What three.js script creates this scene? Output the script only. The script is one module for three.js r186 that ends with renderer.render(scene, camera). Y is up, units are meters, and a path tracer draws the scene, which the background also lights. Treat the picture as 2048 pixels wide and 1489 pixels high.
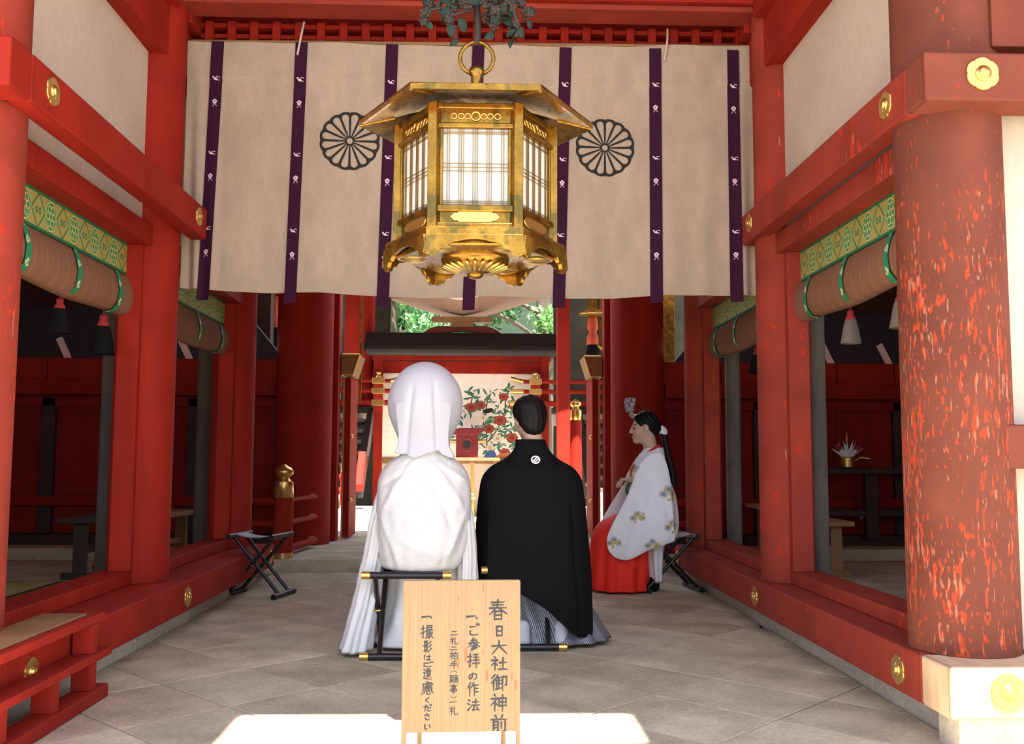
import * as THREE from 'three';
import { RoundedBoxGeometry } from 'three/addons/geometries/RoundedBoxGeometry.js';
import { mergeGeometries } from 'three/addons/utils/BufferGeometryUtils.js';

// ---------------------------------------------------------------- camera, sky, sun, exposure
const scene = new THREE.Scene();
const R = THREE.MathUtils.degToRad;
const camera = new THREE.PerspectiveCamera(41.98, 2048 / 1489, 0.05, 300);
camera.rotation.order = 'YXZ';
camera.position.set(0, 1, 0);
camera.rotation.set(R(5.0), R(-1.87), R(0.24));

const renderer = new THREE.WebGLRenderer({ antialias: true });
renderer.toneMapping = THREE.LinearToneMapping;
renderer.toneMappingExposure = 0.85;
renderer.shadowMap.enabled = true;

const sunDir = new THREE.Vector3(0.071, 0.94, 0.335).normalize();
{ // hazy summer sky: pale near the horizon, a soft blue above
  const w = 64, h = 32, d = new Float32Array(w * h * 4);
  for (let j = 0; j < h; j++) for (let i = 0; i < w; i++) {
    const el = ((j + 0.5) / h - 0.5) * Math.PI, t = Math.max(0, Math.sin(el)), k = 4 * (j * w + i);
    d[k] = 2.35 + 0.2 * t; d[k + 1] = 2.6 + 0.5 * t; d[k + 2] = 2.95 + 1.1 * t; d[k + 3] = 1;
  }
  const t = new THREE.DataTexture(d, w, h, THREE.RGBAFormat, THREE.FloatType);
  t.mapping = THREE.EquirectangularReflectionMapping; t.magFilter = THREE.LinearFilter; t.needsUpdate = true;
  scene.background = t;
  scene.environment = t;
}

const sun = new THREE.DirectionalLight(new THREE.Color(1.0, 0.96, 0.9), 38);
sun.name = 'sun';
sun.position.copy(sunDir).multiplyScalar(40).add(new THREE.Vector3(0, 0, -7));
sun.target.position.set(0, 0, -7);
sun.castShadow = true;
sun.shadow.mapSize.set(4096, 4096);
Object.assign(sun.shadow.camera, { left: -16, right: 16, top: 16, bottom: -16, near: 5, far: 90 });
scene.add(sun, sun.target);

// ---------------------------------------------------------------- small helpers
let seed = 20240517;
const rnd = () => { seed = (seed * 1664525 + 1013904223) >>> 0; return seed / 4294967296; };
const V = (x, y, z) => new THREE.Vector3(x, y, z);
const lerp = (a, b, t) => a + (b - a) * t;
const clamp = (x, a, b) => Math.min(b, Math.max(a, x));
const sst = (a, b, x) => { const t = clamp((x - a) / (b - a), 0, 1); return t * t * (3 - 2 * t); };
const taken = new Map();
function numbered(name) {
  const n = taken.get(name) ?? 0;
  taken.set(name, n + 1);
  return n ? name + '_' + String(n).padStart(3, '0') : name;
}
function obj(name, geo, mat, parent) {
  const g = Array.isArray(geo) ? merge(geo) : geo;
  const m = new THREE.Mesh(g, mat);
  m.name = parent ? name : numbered(name);
  m.castShadow = m.receiveShadow = true;
  (parent ?? scene).add(m);
  return m;
}
function merge(list) {
  const plain = list.map((g) => {
    const q = g.index ? g.toNonIndexed() : g;
    if (!q.attributes.normal) q.computeVertexNormals();
    for (const k of Object.keys(q.attributes)) if (!['position', 'normal', 'uv', 'color'].includes(k)) q.deleteAttribute(k);
    return q;
  });
  return mergeGeometries(plain);
}
function thing(name, label, category, [x, y, z] = [0, 0, 0], turn = 0, group) {
  const o = new THREE.Group();
  o.name = numbered(name);
  o.position.set(x, y, z);
  o.rotation.y = turn;
  o.userData = { label, category };
  if (group) o.userData.group = group;
  scene.add(o);
  return o;
}
function tag(o, label, category, group) { o.userData = { ...o.userData, label, category }; if (group) o.userData.group = group; return o; }
function struct(name, label, category) {
  const o = new THREE.Group();
  o.name = name;
  o.userData = { kind: 'structure', label, category };
  scene.add(o);
  return o;
}
// box with softened edges, uv in metres
function bx(w, h, d, x = 0, y = 0, z = 0, r = 0.006) {
  const q = Math.min(r, w / 3, h / 3, d / 3);
  const g = new RoundedBoxGeometry(w, h, d, 1, q);
  g.translate(x, y, z);
  return uvBox(g);
}
const span = (x0, x1, y0, y1, z0, z1, r) => bx(Math.abs(x1 - x0), Math.abs(y1 - y0), Math.abs(z1 - z0), (x0 + x1) / 2, (y0 + y1) / 2, (z0 + z1) / 2, r);
function uvBox(g) {
  const p = g.attributes.position, n = g.attributes.normal, uv = new Float32Array(p.count * 2);
  for (let i = 0; i < p.count; i++) {
    const ax = Math.abs(n.getX(i)), ay = Math.abs(n.getY(i)), az = Math.abs(n.getZ(i));
    let u, v;
    if (ay > ax && ay > az) { u = p.getX(i); v = p.getZ(i); } else if (ax > az) { u = p.getZ(i); v = p.getY(i); } else { u = p.getX(i); v = p.getY(i); }
    uv[2 * i] = u; uv[2 * i + 1] = v;
  }
  g.setAttribute('uv', new THREE.BufferAttribute(uv, 2));
  return g;
}
function cyl(r0, r1, h, x = 0, y = 0, z = 0, seg = 40) { const g = new THREE.CylinderGeometry(r1, r0, h, seg, 1); g.translate(x, y + h / 2, z); return g; }
function lathe(pts, seg = 32) { return new THREE.LatheGeometry(pts.map(([r, y]) => new THREE.Vector2(r, y)), seg); }
function tube(pts, r, seg = 24, rs = 8, closed = false) { return new THREE.TubeGeometry(new THREE.CatmullRomCurve3(pts.map((p) => V(...p)), closed), seg, r, rs, closed); }
function bar(a, b, r, seg = 12) {
  const A = V(...a), B = V(...b), L = A.distanceTo(B), g = new THREE.CylinderGeometry(r, r, L, seg);
  g.applyQuaternion(new THREE.Quaternion().setFromUnitVectors(V(0, 1, 0), B.clone().sub(A).normalize()));
  g.translate((A.x + B.x) / 2, (A.y + B.y) / 2, (A.z + B.z) / 2);
  return g;
}
function grid(nu, nv, fn, closed = false, su = 1, sv = 1) {
  const pos = [], uv = [], idx = [];
  for (let j = 0; j <= nv; j++) for (let i = 0; i <= nu; i++) { const p = fn(i / nu, j / nv); pos.push(p[0], p[1], p[2]); uv.push(i / nu * su, j / nv * sv); }
  for (let j = 0; j < nv; j++) for (let i = 0; i < nu; i++) { const a = j * (nu + 1) + i, b = a + 1, c = a + nu + 1, d = c + 1; idx.push(a, b, d, a, d, c); }
  const g = new THREE.BufferGeometry();
  g.setAttribute('position', new THREE.Float32BufferAttribute(pos, 3));
  g.setAttribute('uv', new THREE.Float32BufferAttribute(uv, 2));
  g.setIndex(idx);
  g.computeVertexNormals();
  if (closed) {
    const n = g.attributes.normal;
    for (let j = 0; j <= nv; j++) {
      const a = j * (nu + 1), b = a + nu, q = V(n.getX(a) + n.getX(b), n.getY(a) + n.getY(b), n.getZ(a) + n.getZ(b)).normalize();
      n.setXYZ(a, q.x, q.y, q.z); n.setXYZ(b, q.x, q.y, q.z);
    }
  }
  return g;
}
// Catmull-Rom through rows [t, a, b, c ...], t rising
function cr(rows, t) {
  let i = 0;
  while (i < rows.length - 2 && t > rows[i + 1][0]) i++;
  const p1 = rows[i], p2 = rows[i + 1], p0 = rows[Math.max(0, i - 1)], p3 = rows[Math.min(rows.length - 1, i + 2)];
  const s = clamp((t - p1[0]) / (p2[0] - p1[0]), 0, 1), out = [];
  for (let k = 1; k < p1.length; k++) {
    const m1 = (p2[k] - p0[k]) / (p2[0] - p0[0]) * (p2[0] - p1[0]), m2 = (p3[k] - p1[k]) / (p3[0] - p1[0]) * (p2[0] - p1[0]);
    const s2 = s * s, s3 = s2 * s;
    out.push((2 * s3 - 3 * s2 + 1) * p1[k] + (s3 - 2 * s2 + s) * m1 + (-2 * s3 + 3 * s2) * p2[k] + (s3 - s2) * m2);
  }
  return out;
}
// garment: rows [y, centre x, centre z, half width x, half depth z], y rising; wrinkle(angle, y) in metres along the radius
function robe(rows, nu, nv, wrinkle = () => 0, hem = null, pw = 0.85, caps = true) {
  const y0 = rows[0][0], y1 = rows[rows.length - 1][0];
  const f = (u, v) => {
    const a = u * Math.PI * 2, c = Math.cos(a), s = Math.sin(a);
    const low = hem ? hem(a) : y0;
    let y = lerp(low, y1, v), k = 1;
    if (caps && v < 0.001) k = 0.02;
    if (caps && v > 0.999) k = 0.02;
    const [cx, cz, ra, rb] = cr(rows, y);
    const w = wrinkle(a, y);
    return [cx + Math.sign(c) * Math.abs(c) ** pw * (ra + w) * k, y, cz + Math.sign(s) * Math.abs(s) ** pw * (rb + w) * k];
  };
  const g = grid(nu, nv, (u, v) => f(1 - u, v), true, 2, 2);
  return g;
}
// value noise, periodic
const NT = 256, ntab = new Float32Array(NT * NT).map(() => rnd());
function vn(x, y, px = 256, py = 256) {
  const xi = Math.floor(x), yi = Math.floor(y), fx = x - xi, fy = y - yi, sx = fx * fx * (3 - 2 * fx), sy = fy * fy * (3 - 2 * fy);
  const at = (i, j) => ntab[((((j % py) + py) % py) & 255) * NT + ((((i % px) + px) % px) & 255)];
  return lerp(lerp(at(xi, yi), at(xi + 1, yi), sx), lerp(at(xi, yi + 1), at(xi + 1, yi + 1), sx), sy);
}
const fbm = (x, y, o = 4) => { let s = 0, a = 0.5, f = 1; for (let i = 0; i < o; i++) { s += a * vn(x * f + i * 17.3, y * f + i * 9.1); a *= 0.5; f *= 2; } return s / (1 - 0.5 ** o); };
function fbmP(u, v, nx, ny, o = 4) { let s = 0, a = 0.5, f = 1; for (let i = 0; i < o; i++) { s += a * vn(u * nx * f, v * ny * f, nx * f, ny * f); a *= 0.5; f *= 2; } return s / (1 - 0.5 ** o); }
function tex(w, h, fn, srgb = true) {
  const d = new Uint8Array(w * h * 4);
  for (let j = 0; j < h; j++) for (let i = 0; i < w; i++) { const c = fn((i + 0.5) / w, (j + 0.5) / h), k = 4 * (j * w + i); d[k] = clamp(c[0], 0, 255); d[k + 1] = clamp(c[1], 0, 255); d[k + 2] = clamp(c[2], 0, 255); d[k + 3] = 255; }
  const t = new THREE.DataTexture(d, w, h);
  t.wrapS = t.wrapT = THREE.RepeatWrapping;
  t.magFilter = THREE.LinearFilter;
  t.minFilter = THREE.LinearMipmapLinearFilter;
  t.generateMipmaps = true;
  if (srgb) t.colorSpace = THREE.SRGBColorSpace;
  t.needsUpdate = true;
  return t;
}
const rep = (t, x, y, ox = 0, oy = 0) => { const c = t.clone(); c.repeat.set(x, y); c.offset.set(ox, oy); c.needsUpdate = true; return c; };
function canvasTex(w, h, draw) {
  const c = document.createElement('canvas');
  c.width = w; c.height = h;
  draw(c.getContext('2d'), w, h);
  const t = new THREE.CanvasTexture(c);
  t.colorSpace = THREE.SRGBColorSpace;
  t.anisotropy = 8;
  return t;
}
const mix3 = (a, b, t) => [lerp(a[0], b[0], t), lerp(a[1], b[1], t), lerp(a[2], b[2], t)];
const matte = (o) => new THREE.MeshPhysicalMaterial({ side: THREE.DoubleSide, specularIntensity: 0.4, ...o });
const std = (o) => new THREE.MeshStandardMaterial({ side: THREE.DoubleSide, ...o });
const lin = (r, g, b) => new THREE.Color().setRGB(r, g, b);

// ---------------------------------------------------------------- materials
const T = {};
T.paint = tex(512, 512, (u, v) => { const n = fbmP(u, v, 6, 6, 5), m = fbmP(u, v, 40, 5, 3); const k = 0.84 + 0.22 * n + 0.1 * (m - 0.5); return [245 * k, 245 * k, 245 * k]; });
T.grain = tex(256, 256, (u, v) => { const k = 128 + 90 * (fbmP(u, v, 60, 6, 3) - 0.5) + 60 * (fbmP(u, v, 12, 12, 4) - 0.5); return [k, k, k]; }, false);
// vermilion that has gone dull, with chips of the brighter coat and pale bare wood showing
function wornPaint(base, chip, pale, amount) {
  return tex(1024, 1024, (u, v) => {
    const n = fbmP(u, v, 8, 8, 5), st = fbmP(u, v, 64, 12, 4), fl = fbmP(u, v, 96, 40, 3), big = fbmP(u, v, 5, 4, 3);
    let c = base.map((q) => q * (0.86 + 0.28 * n));
    const f = st * 0.5 + fl * 0.5 + (big - 0.5) * 0.35;
    c = mix3(c, chip, sst(0.6 - amount, 0.64 - amount, f));
    const p = fbmP(u, v, 80, 9, 3) * 0.65 + fl * 0.25 + (big - 0.5) * 0.3;
    c = mix3(c, pale, 0.85 * sst(0.62 - amount, 0.67 - amount, p));
    return c;
  });
}
T.wornDull = wornPaint([124, 64, 50], [160, 54, 34], [160, 112, 96], -0.08);
T.wornSoft = wornPaint([150, 58, 44], [190, 56, 34], [186, 126, 106], -0.08);
T.column = tex(1024, 2048, (u, v) => { // dull coat on the round column; chips of the older bright coat and bare wood gather on the lower part
  const n = fbmP(u, v, 8, 20, 5), fl = fbmP(u, v, 120, 120, 3), st = fbmP(u, v, 128, 60, 3), big = fbmP(u, v, 7, 12, 4), str = fbmP(u, v, 22, 3, 3);
  const wear = sst(0.72, 0.12, v) * 0.17 - 0.04 + (big - 0.5) * 0.34 + (str - 0.5) * 0.2;
  let c = [112, 60, 46].map((q) => q * (0.86 + 0.28 * n));
  c = mix3(c, [186, 66, 36], 0.85 * sst(0.69, 0.72, st * 0.4 + fl * 0.6 + wear));
  const p = fbmP(u, v, 128, 70, 3) * 0.75 + fl * 0.25 + wear * 0.9;
  return mix3(c, [170, 116, 94], 0.8 * sst(0.765, 0.8, p));
});
T.stone = tex(512, 512, (u, v) => { const n = fbmP(u, v, 5, 5, 5), s = fbmP(u, v, 90, 90, 2); const k = 0.78 + 0.3 * n + 0.16 * (s - 0.5); return [236 * k, 228 * k, 214 * k]; });
T.gold = tex(512, 512, (u, v) => { const n = fbmP(u, v, 10, 10, 5), s = fbmP(u, v, 70, 70, 3); let c = [232, 178, 78].map((q) => q * (0.72 + 0.4 * n + 0.2 * (s - 0.5))); return mix3(c, [132, 120, 66], 0.7 * sst(0.56, 0.68, fbmP(u, v, 7, 7, 4))); });
T.goldR = tex(256, 256, (u, v) => { const k = 70 + 110 * fbmP(u, v, 14, 14, 4); return [k, k, k]; }, false);
T.wood = tex(512, 1024, (u, v) => { const w = fbmP(u, v, 40, 3, 4), f = fbmP(u, v, 120, 8, 3); let c = mix3([226, 190, 140], [196, 148, 96], sst(0.35, 0.7, w * 0.7 + f * 0.3)); return mix3(c, [176, 104, 58], 0.7 * sst(0.7, 0.78, fbmP(u, v, 24, 7, 3))); });
T.weave = tex(256, 256, (u, v) => { const k = 128 + 60 * (Math.sin(u * Math.PI * 128) * 0.5 + Math.sin(v * Math.PI * 128) * 0.5) + 50 * (fbmP(u, v, 20, 20, 3) - 0.5); return [k, k, k]; }, false);
T.cloth = tex(512, 512, (u, v) => { const k = 0.9 + 0.12 * fbmP(u, v, 6, 6, 4) + 0.06 * (fbmP(u, v, 120, 60, 2) - 0.5); return [244 * k, 238 * k, 230 * k]; });
T.brocade = tex(512, 512, (u, v) => { const k = 128 + 70 * (sst(0.46, 0.56, fbmP(u, v, 14, 14, 2)) - 0.5) + 50 * (fbmP(u, v, 30, 30, 3) - 0.5); return [k, k, k]; }, false);

const M = {
  red: matte({ color: lin(0.37, 0.02, 0.009), map: rep(T.paint, 0.7, 0.7), bumpMap: rep(T.grain, 1, 1), bumpScale: 0.002, roughness: 0.75 }),
  redWorn: matte({ map: rep(T.wornSoft, 0.55, 0.55), bumpMap: rep(T.grain, 1, 1), bumpScale: 0.002, roughness: 0.78 }),
  redDull: matte({ map: rep(T.wornDull, 0.55, 0.55), bumpMap: rep(T.grain, 1, 1), bumpScale: 0.002, roughness: 0.78 }),
  redColumn: matte({ map: T.column, bumpMap: rep(T.grain, 3, 2), bumpScale: 0.002, roughness: 0.78 }),
  redDeep: matte({ color: lin(0.3, 0.014, 0.009), map: rep(T.paint, 0.7, 0.7), roughness: 0.75 }),
  plaster: std({ color: lin(0.72, 0.64, 0.56), map: rep(T.cloth, 0.5, 0.5), roughness: 0.95 }),
  gold: std({ color: lin(0.47, 0.44, 0.4), map: rep(T.gold, 2, 2), metalness: 0.85, roughness: 0.5, roughnessMap: rep(T.goldR, 3, 3) }),
  goldClean: std({ color: lin(0.72, 0.48, 0.15), metalness: 0.9, roughness: 0.3 }),
  stoneA: std({ color: lin(0.72, 0.68, 0.56), map: rep(T.stone, 1, 1), roughness: 0.9 }),
  stoneB: std({ color: lin(0.64, 0.6, 0.49), map: rep(T.stone, 1, 1, 0.3, 0.6), roughness: 0.9 }),
  stoneC: std({ color: lin(0.77, 0.73, 0.6), map: rep(T.stone, 1, 1, 0.7, 0.2), roughness: 0.9 }),
  stoneD: std({ color: lin(0.67, 0.58, 0.47), map: rep(T.stone, 1, 1, 0.1, 0.9), roughness: 0.9 }),
  stonePale: std({ color: lin(0.82, 0.8, 0.76), map: rep(T.stone, 1, 1), roughness: 0.9 }),
  joint: std({ color: lin(0.2, 0.18, 0.15), roughness: 1 }),
  gravel: std({ color: lin(0.4, 0.375, 0.34), map: rep(T.stone, 0.5, 0.5), roughness: 1 }),
  curtain: std({ color: lin(0.5, 0.405, 0.325), map: rep(T.cloth, 2, 1), bumpMap: rep(T.weave, 8, 4), bumpScale: 0.0006, roughness: 0.95 }),
  black: new THREE.MeshPhysicalMaterial({ side: THREE.DoubleSide, color: lin(0.008, 0.0075, 0.008), roughness: 0.9, specularIntensity: 0.2 }),
  sunPale: std({ color: lin(0.74, 0.5, 0.31), map: rep(T.paint, 1, 1), bumpMap: rep(T.grain, 1, 1), bumpScale: 0.003, roughness: 0.9 }),  // red sill paint made paler; sun glare is put into its colour
  lacquer: std({ color: lin(0.012, 0.011, 0.013), roughness: 0.3 }),
  ink: std({ color: lin(0.02, 0.018, 0.016), roughness: 0.95 }),
  greyWood: std({ color: lin(0.22, 0.2, 0.17), map: rep(T.paint, 1, 1), bumpMap: rep(T.grain, 2, 1), bumpScale: 0.004, roughness: 0.9 }),
  brownGrey: std({ color: lin(0.1, 0.08, 0.062), map: rep(T.paint, 1, 1), bumpMap: rep(T.grain, 2, 1), bumpScale: 0.004, roughness: 0.9 }),
  brownWood: std({ color: lin(0.34, 0.17, 0.07), map: rep(T.paint, 1, 1), roughness: 0.7 }),
  darkWood: std({ color: lin(0.05, 0.026, 0.018), map: rep(T.paint, 1, 1), roughness: 0.7 }),
  paleWood: std({ map: rep(T.wood, 1.2, 0.8), roughness: 0.65 }),
  navy: std({ color: lin(0.014, 0.016, 0.035), roughness: 0.6 }),
  white: std({ color: lin(0.8, 0.8, 0.8), roughness: 0.8 }),
  skin: new THREE.MeshPhysicalMaterial({ side: THREE.DoubleSide, vertexColors: true, roughness: 0.55, sheen: 0.2 }),
  hair: matte({ color: lin(0.007, 0.0063, 0.006), roughness: 0.5 }),
};

// ---------------------------------------------------------------- ground, floor, roof
const HL = -1.645, HR = 1.588;              // inner faces of the two long sill beams
const ZC = [-3.62, -5.6, -7.68];          // rows of hall columns
{
  const g = struct('ground', 'pale gravel forecourt in front of the hall', 'ground');
  obj('forecourt', span(-200, 200, -0.3, -0.02, -3.0, 300), M.gravel, g);
  obj('courtyard', span(-40, 40, -0.3, 0.06, -12.35, -60), M.stonePale, g);
}
function clipPoly(poly, f) { // keep f >= 0
  const out = [];
  for (let i = 0; i < poly.length; i++) {
    const a = poly[i], b = poly[(i + 1) % poly.length], fa = f(a), fb = f(b);
    if (fa >= 0) out.push(a);
    if ((fa >= 0) !== (fb >= 0)) { const t = fa / (fa - fb); out.push([lerp(a[0], b[0], t), lerp(a[1], b[1], t)]); }
  }
  return out;
}
function slabGeo(poly, y0, y1, bev) { // poly in x, z
  const s = new THREE.Shape(poly.map(([x, z]) => new THREE.Vector2(x, -z)));
  const g = new THREE.ExtrudeGeometry(s, { depth: y1 - y0 - bev, bevelEnabled: true, bevelSize: bev, bevelOffset: -bev, bevelThickness: bev / 2, bevelSegments: 1, curveSegments: 1 });
  g.rotateX(-Math.PI / 2);
  g.translate(0, y0 + bev / 2, 0);
  return uvBox(g);
}
{
  const fl = struct('floor', 'floor of diagonally laid stone slabs inside the hall', 'floor');
  obj('bed', span(-1.9, 1.8, -0.2, -0.028, -2.2, -8.63), M.joint, fl);
  const s = 0.56, mats = [M.stoneA, M.stoneB, M.stoneC, M.stoneD, M.stoneA];
  for (let i = -14; i < 14; i++) for (let j = -14; j < 14; j++) {
    const off = (j & 1) * s * 0.5, c = Math.SQRT1_2;
    const q = [[i, j], [i + 1, j], [i + 1, j + 1], [i, j + 1]].map(([a, b]) => { const p = a * s + off * 0 + 0.13, r = b * s * 0.8 + 0.2; return [(p - r) * c, -5.2 + (p + r) * c]; });
    let p = clipPoly(q, (v) => v[0] + 1.76); p = clipPoly(p, (v) => 1.7 - v[0]);
    p = clipPoly(p, (v) => v[1] + 8.6); p = clipPoly(p, (v) => -2.2 - v[1]);
    if (p.length < 3) continue;
    let area = 0; p.forEach((a, k) => { const b = p[(k + 1) % p.length]; area += a[0] * b[1] - a[1] * b[0]; });
    if (Math.abs(area) < 0.02) continue;
    const cx = p.reduce((t, a) => t + a[0], 0) / p.length, cz = p.reduce((t, a) => t + a[1], 0) / p.length;
    const k = 0.99, w = p.map(([x, z]) => [cx + (x - cx) * k, cz + (z - cz) * k]);
    if (area > 0) w.reverse();
    const dy = (rnd() - 0.5) * 0.003;
    obj('floor_slab', slabGeo(w, -0.03, dy, 0.004), mats[Math.floor(rnd() * 5)], fl);
  }
  // raised stone platform of the inner gate
  obj('platform', span(-2.3, 2.2, -0.1, 0.1, -8.63, -9.6, 0.01), M.stoneC, fl);
  obj('platform_slab', span(-6.3, 6.3, -0.1, 0.1, -9.63, -12.4, 0.012), M.stoneA, fl);
  obj('side_paving', [span(-6.4, -1.9, -0.2, -0.01, -2.2, -9.62), span(1.84, 6.4, -0.2, -0.01, -2.2, -9.62)], M.stoneB, fl);
  // footing stones below the two long sill beams
  for (const [x0, x1] of [[-2.05, -1.765], [1.71, 2.0]]) for (let k = 0; k < 5; k++) obj('footing_stone', span(x0, x1, -0.02, 0.118, -3.36 - k * 0.9, -4.25 - k * 0.9, 0.008), M.stonePale, fl);
}
{
  const c = struct('ceiling', 'board ceiling and roof over the hall', 'ceiling');
  obj('roof_deck', span(-7, 7, 6.0, 6.15, -1.73, -9.2), M.redDeep, c);
  obj('front_eave', [span(-7, -0.45, 6.0, 6.15, -1.06, -1.74), span(1.05, 7, 6.0, 6.15, -1.25, -1.74)], M.redDeep, c);
  obj('added_shade_beam', span(-0.45, 1.05, 6.02, 6.15, -0.96, -1.31), M.brownWood, c);  // added beam, out of view, that keeps the sun off the notice board
  for (const k of [-1, 1]) {
    obj('aisle_roof', span(k * 2.08, k * 7, 3.95, 4.1, -2.0, -12.2), M.redDeep, c);
    obj('clerestory', span(k * 2.0, k * 2.08, 3.95, 6.0, -3.6, -9.25), M.plaster, c);
    obj('clerestory_beam', span(k * 1.9, k * 2.1, 3.955, 4.15, -3.6, -9.25), M.red, c);
  }
  const slope = bx(5.2, 0.1, 2.16, 0, 0, 0); slope.rotateX(-Math.atan2(1.8, 1.2)); slope.translate(0, 5.1, -9.8); obj('rear_slope', slope, M.redDeep, c);
  for (let k = 0; k < 8; k++) obj('rafter', span(-1.98, 1.98, 5.88, 6.0, -2.2 - k * 0.9, -2.32 - k * 0.9), M.red, c);
}

// ---------------------------------------------------------------- columns
function column(x, z, r, y0, y1, mat, label, group) {
  const c = thing('column', label, 'column', [x, y0, z], 0, group);
  const g = new THREE.CylinderGeometry(r, r, y1 - y0, 48, 1); g.translate(0, (y1 - y0) / 2, 0);
  const uv = g.attributes.uv; if (mat !== M.redColumn) for (let i = 0; i < uv.count; i++) uv.setXY(i, uv.getX(i) * r * 6.28, uv.getY(i) * (y1 - y0));
  obj('shaft', g, mat, c);
  return c;
}
column(-1.93, ZC[0], 0.2, 0.3, 3.95, M.redWorn, 'thick vermilion column cut by the left photo edge', 'hall columns');
column(1.803, ZC[0], 0.194, 0.3, 3.95, M.redColumn, 'thick round column with chipped scratched paint at the right', 'hall columns');
column(-1.92, ZC[1], 0.168, 0.3, 3.95, M.red, 'red hall column on the left, second from the front, left of the curtain', 'hall columns');
column(1.775, ZC[1], 0.152, 0.3, 3.95, M.redWorn, 'dusty red hall column beside the right end of the curtain', 'hall columns');
column(-1.94, ZC[2], 0.165, 0.3, 3.9, M.red, 'red hall column behind the empty stool on the left', 'hall columns');
column(1.775, ZC[2], 0.142, 0.3, 3.9, M.redWorn, 'red hall column behind the shrine maiden and her stool', 'hall columns');
column(-1.84, -10.2, 0.29, 0.1, 3.3, M.red, 'stout round gate column behind the gilded post on the left', 'gate columns');
column(1.66, -10.2, 0.28, 0.1, 3.3, M.red, 'stout round gate column behind the shrine maiden', 'gate columns');

// gilt six-petal nail cover: petal plate and stud; faces +z before turning
const rosePlate = (() => {
  const s = new THREE.Shape();
  for (let i = 0; i <= 72; i++) { const a = i / 72 * Math.PI * 2, r = 0.056 * (0.9 + 0.1 * Math.abs(Math.sin(a * 3)) ** 0.6); s[i ? 'lineTo' : 'moveTo'](Math.cos(a) * r, Math.sin(a) * r); }
  return new THREE.ExtrudeGeometry(s, { depth: 0.004, bevelEnabled: true, bevelSize: 0.003, bevelThickness: 0.004, bevelSegments: 2 });
})();
const roseStud = lathe([[0.027, 0], [0.027, 0.006], [0.019, 0.008], [0.019, 0.013], [0.014, 0.018], [0.0001, 0.02]], 24).rotateX(Math.PI / 2);
function rosette(parent, x, y, z, turn, k = 1) {
  const p = obj('gilt_nail_cover', rosePlate, M.goldClean, parent);
  p.position.set(x, y, z); p.rotation.y = turn; p.scale.setScalar(k);
  const st = obj('stud', roseStud, M.goldClean, p); st.position.z = 0.006;
}

// ---------------------------------------------------------------- long sill beams, rails and side walls
function sideWall(k) { // k = -1 left, 1 right
  const face = k < 0 ? HL : HR, m = k < 0 ? M.red : M.redWorn, sd = k < 0 ? 'left' : 'right';
  const X = (a, b, y0, y1, z0, z1, r) => span(face + k * a, face + k * b, y0, y1, z0, z1, r);
  const cx = k < 0 ? -1.93 : 1.78;
  const sill = thing('sill_beam', `long red floor sill beam along the ${sd} side of the hall`, 'beam');
  obj('beam', X(0, 0.36, 0.12, 0.298, -3.521, -7.95, 0.014), m, sill);
  for (const z of [-3.7, -5.62, -7.8]) rosette(sill, face - k * 0.001, 0.205, z, -k * Math.PI / 2, 0.95);
  const rail = thing('rail_beam', `red horizontal rail beam above the ${sd} opening`, 'beam');
  obj('beam', X(0, 0.1, 2.285, 2.47, -3.501, -5.78, 0.014), m, rail);
  for (const z of [-3.66, -5.6]) rosette(rail, face - k * 0.001, 2.385, z, -k * Math.PI / 2, 0.95);
  const w = struct('wall_' + sd, `red framed ${sd} side wall with plaster above open bays`, 'wall');
  const px = Math.abs(cx) - 0.02; // inner plane of the infill
  const P = (a, b, y0, y1, z0, z1, r) => span(k * (px + a), k * (px + b), y0, y1, z0, z1, r);
  for (let b = 0; b < 2; b++) {
    const z0 = ZC[b] - 0.1, z1 = ZC[b + 1] + 0.1;
    obj('threshold', P(-0.02, 0.16, 0.298, 0.37, z0, z1, 0.008), m, w);
    obj('lintel', P(-0.06, 0.14, 2.175, 2.29, z0, z1, 0.008), m, w);
    obj('plaster_panel', P(0, 0.08, 2.29, 3.32, z0, z1), M.plaster, w);
    obj('top_beam', P(-0.1, 0.16, 3.3, 3.6, z0, z1, 0.01), M.red, w);
    obj('wall_plate', P(-0.16, 0.2, 3.6, 3.95, z0, z1, 0.01), M.red, w);
    for (const [zz, s] of [[z0, -1], [z1, 1]]) obj('jamb', P(-0.02, 0.1, 0.37, 2.175, zz + s * 0.07 - 0.035, zz + s * 0.07 + 0.035, 0.006), m, w);
  }
  // aisle beyond: outer wall, front wall with an open bay
  obj('aisle_wall', span(k * 6.3, k * 6.5, 0, 3.95, -3.5, -12.2), M.redDeep, w);
  const f = [span(k * 1.95, k * 2.7, 0.3, 2.6, -3.58, -3.68), span(k * 5.4, k * 6.4, 0, 3.95, -3.58, -3.68), span(k * 1.95, k * 5.5, 2.46, 3.95, -3.58, -3.68)];
  obj('front_plaster', f, M.plaster, w);
  obj('front_upper_beam', span(k * 1.9, k * 6.4, 2.535, 2.95, -3.44, -3.7), M.redDull, w);
  return { sill, rail, w, m };
}
const SL = sideWall(-1), SR = sideWall(1);
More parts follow.
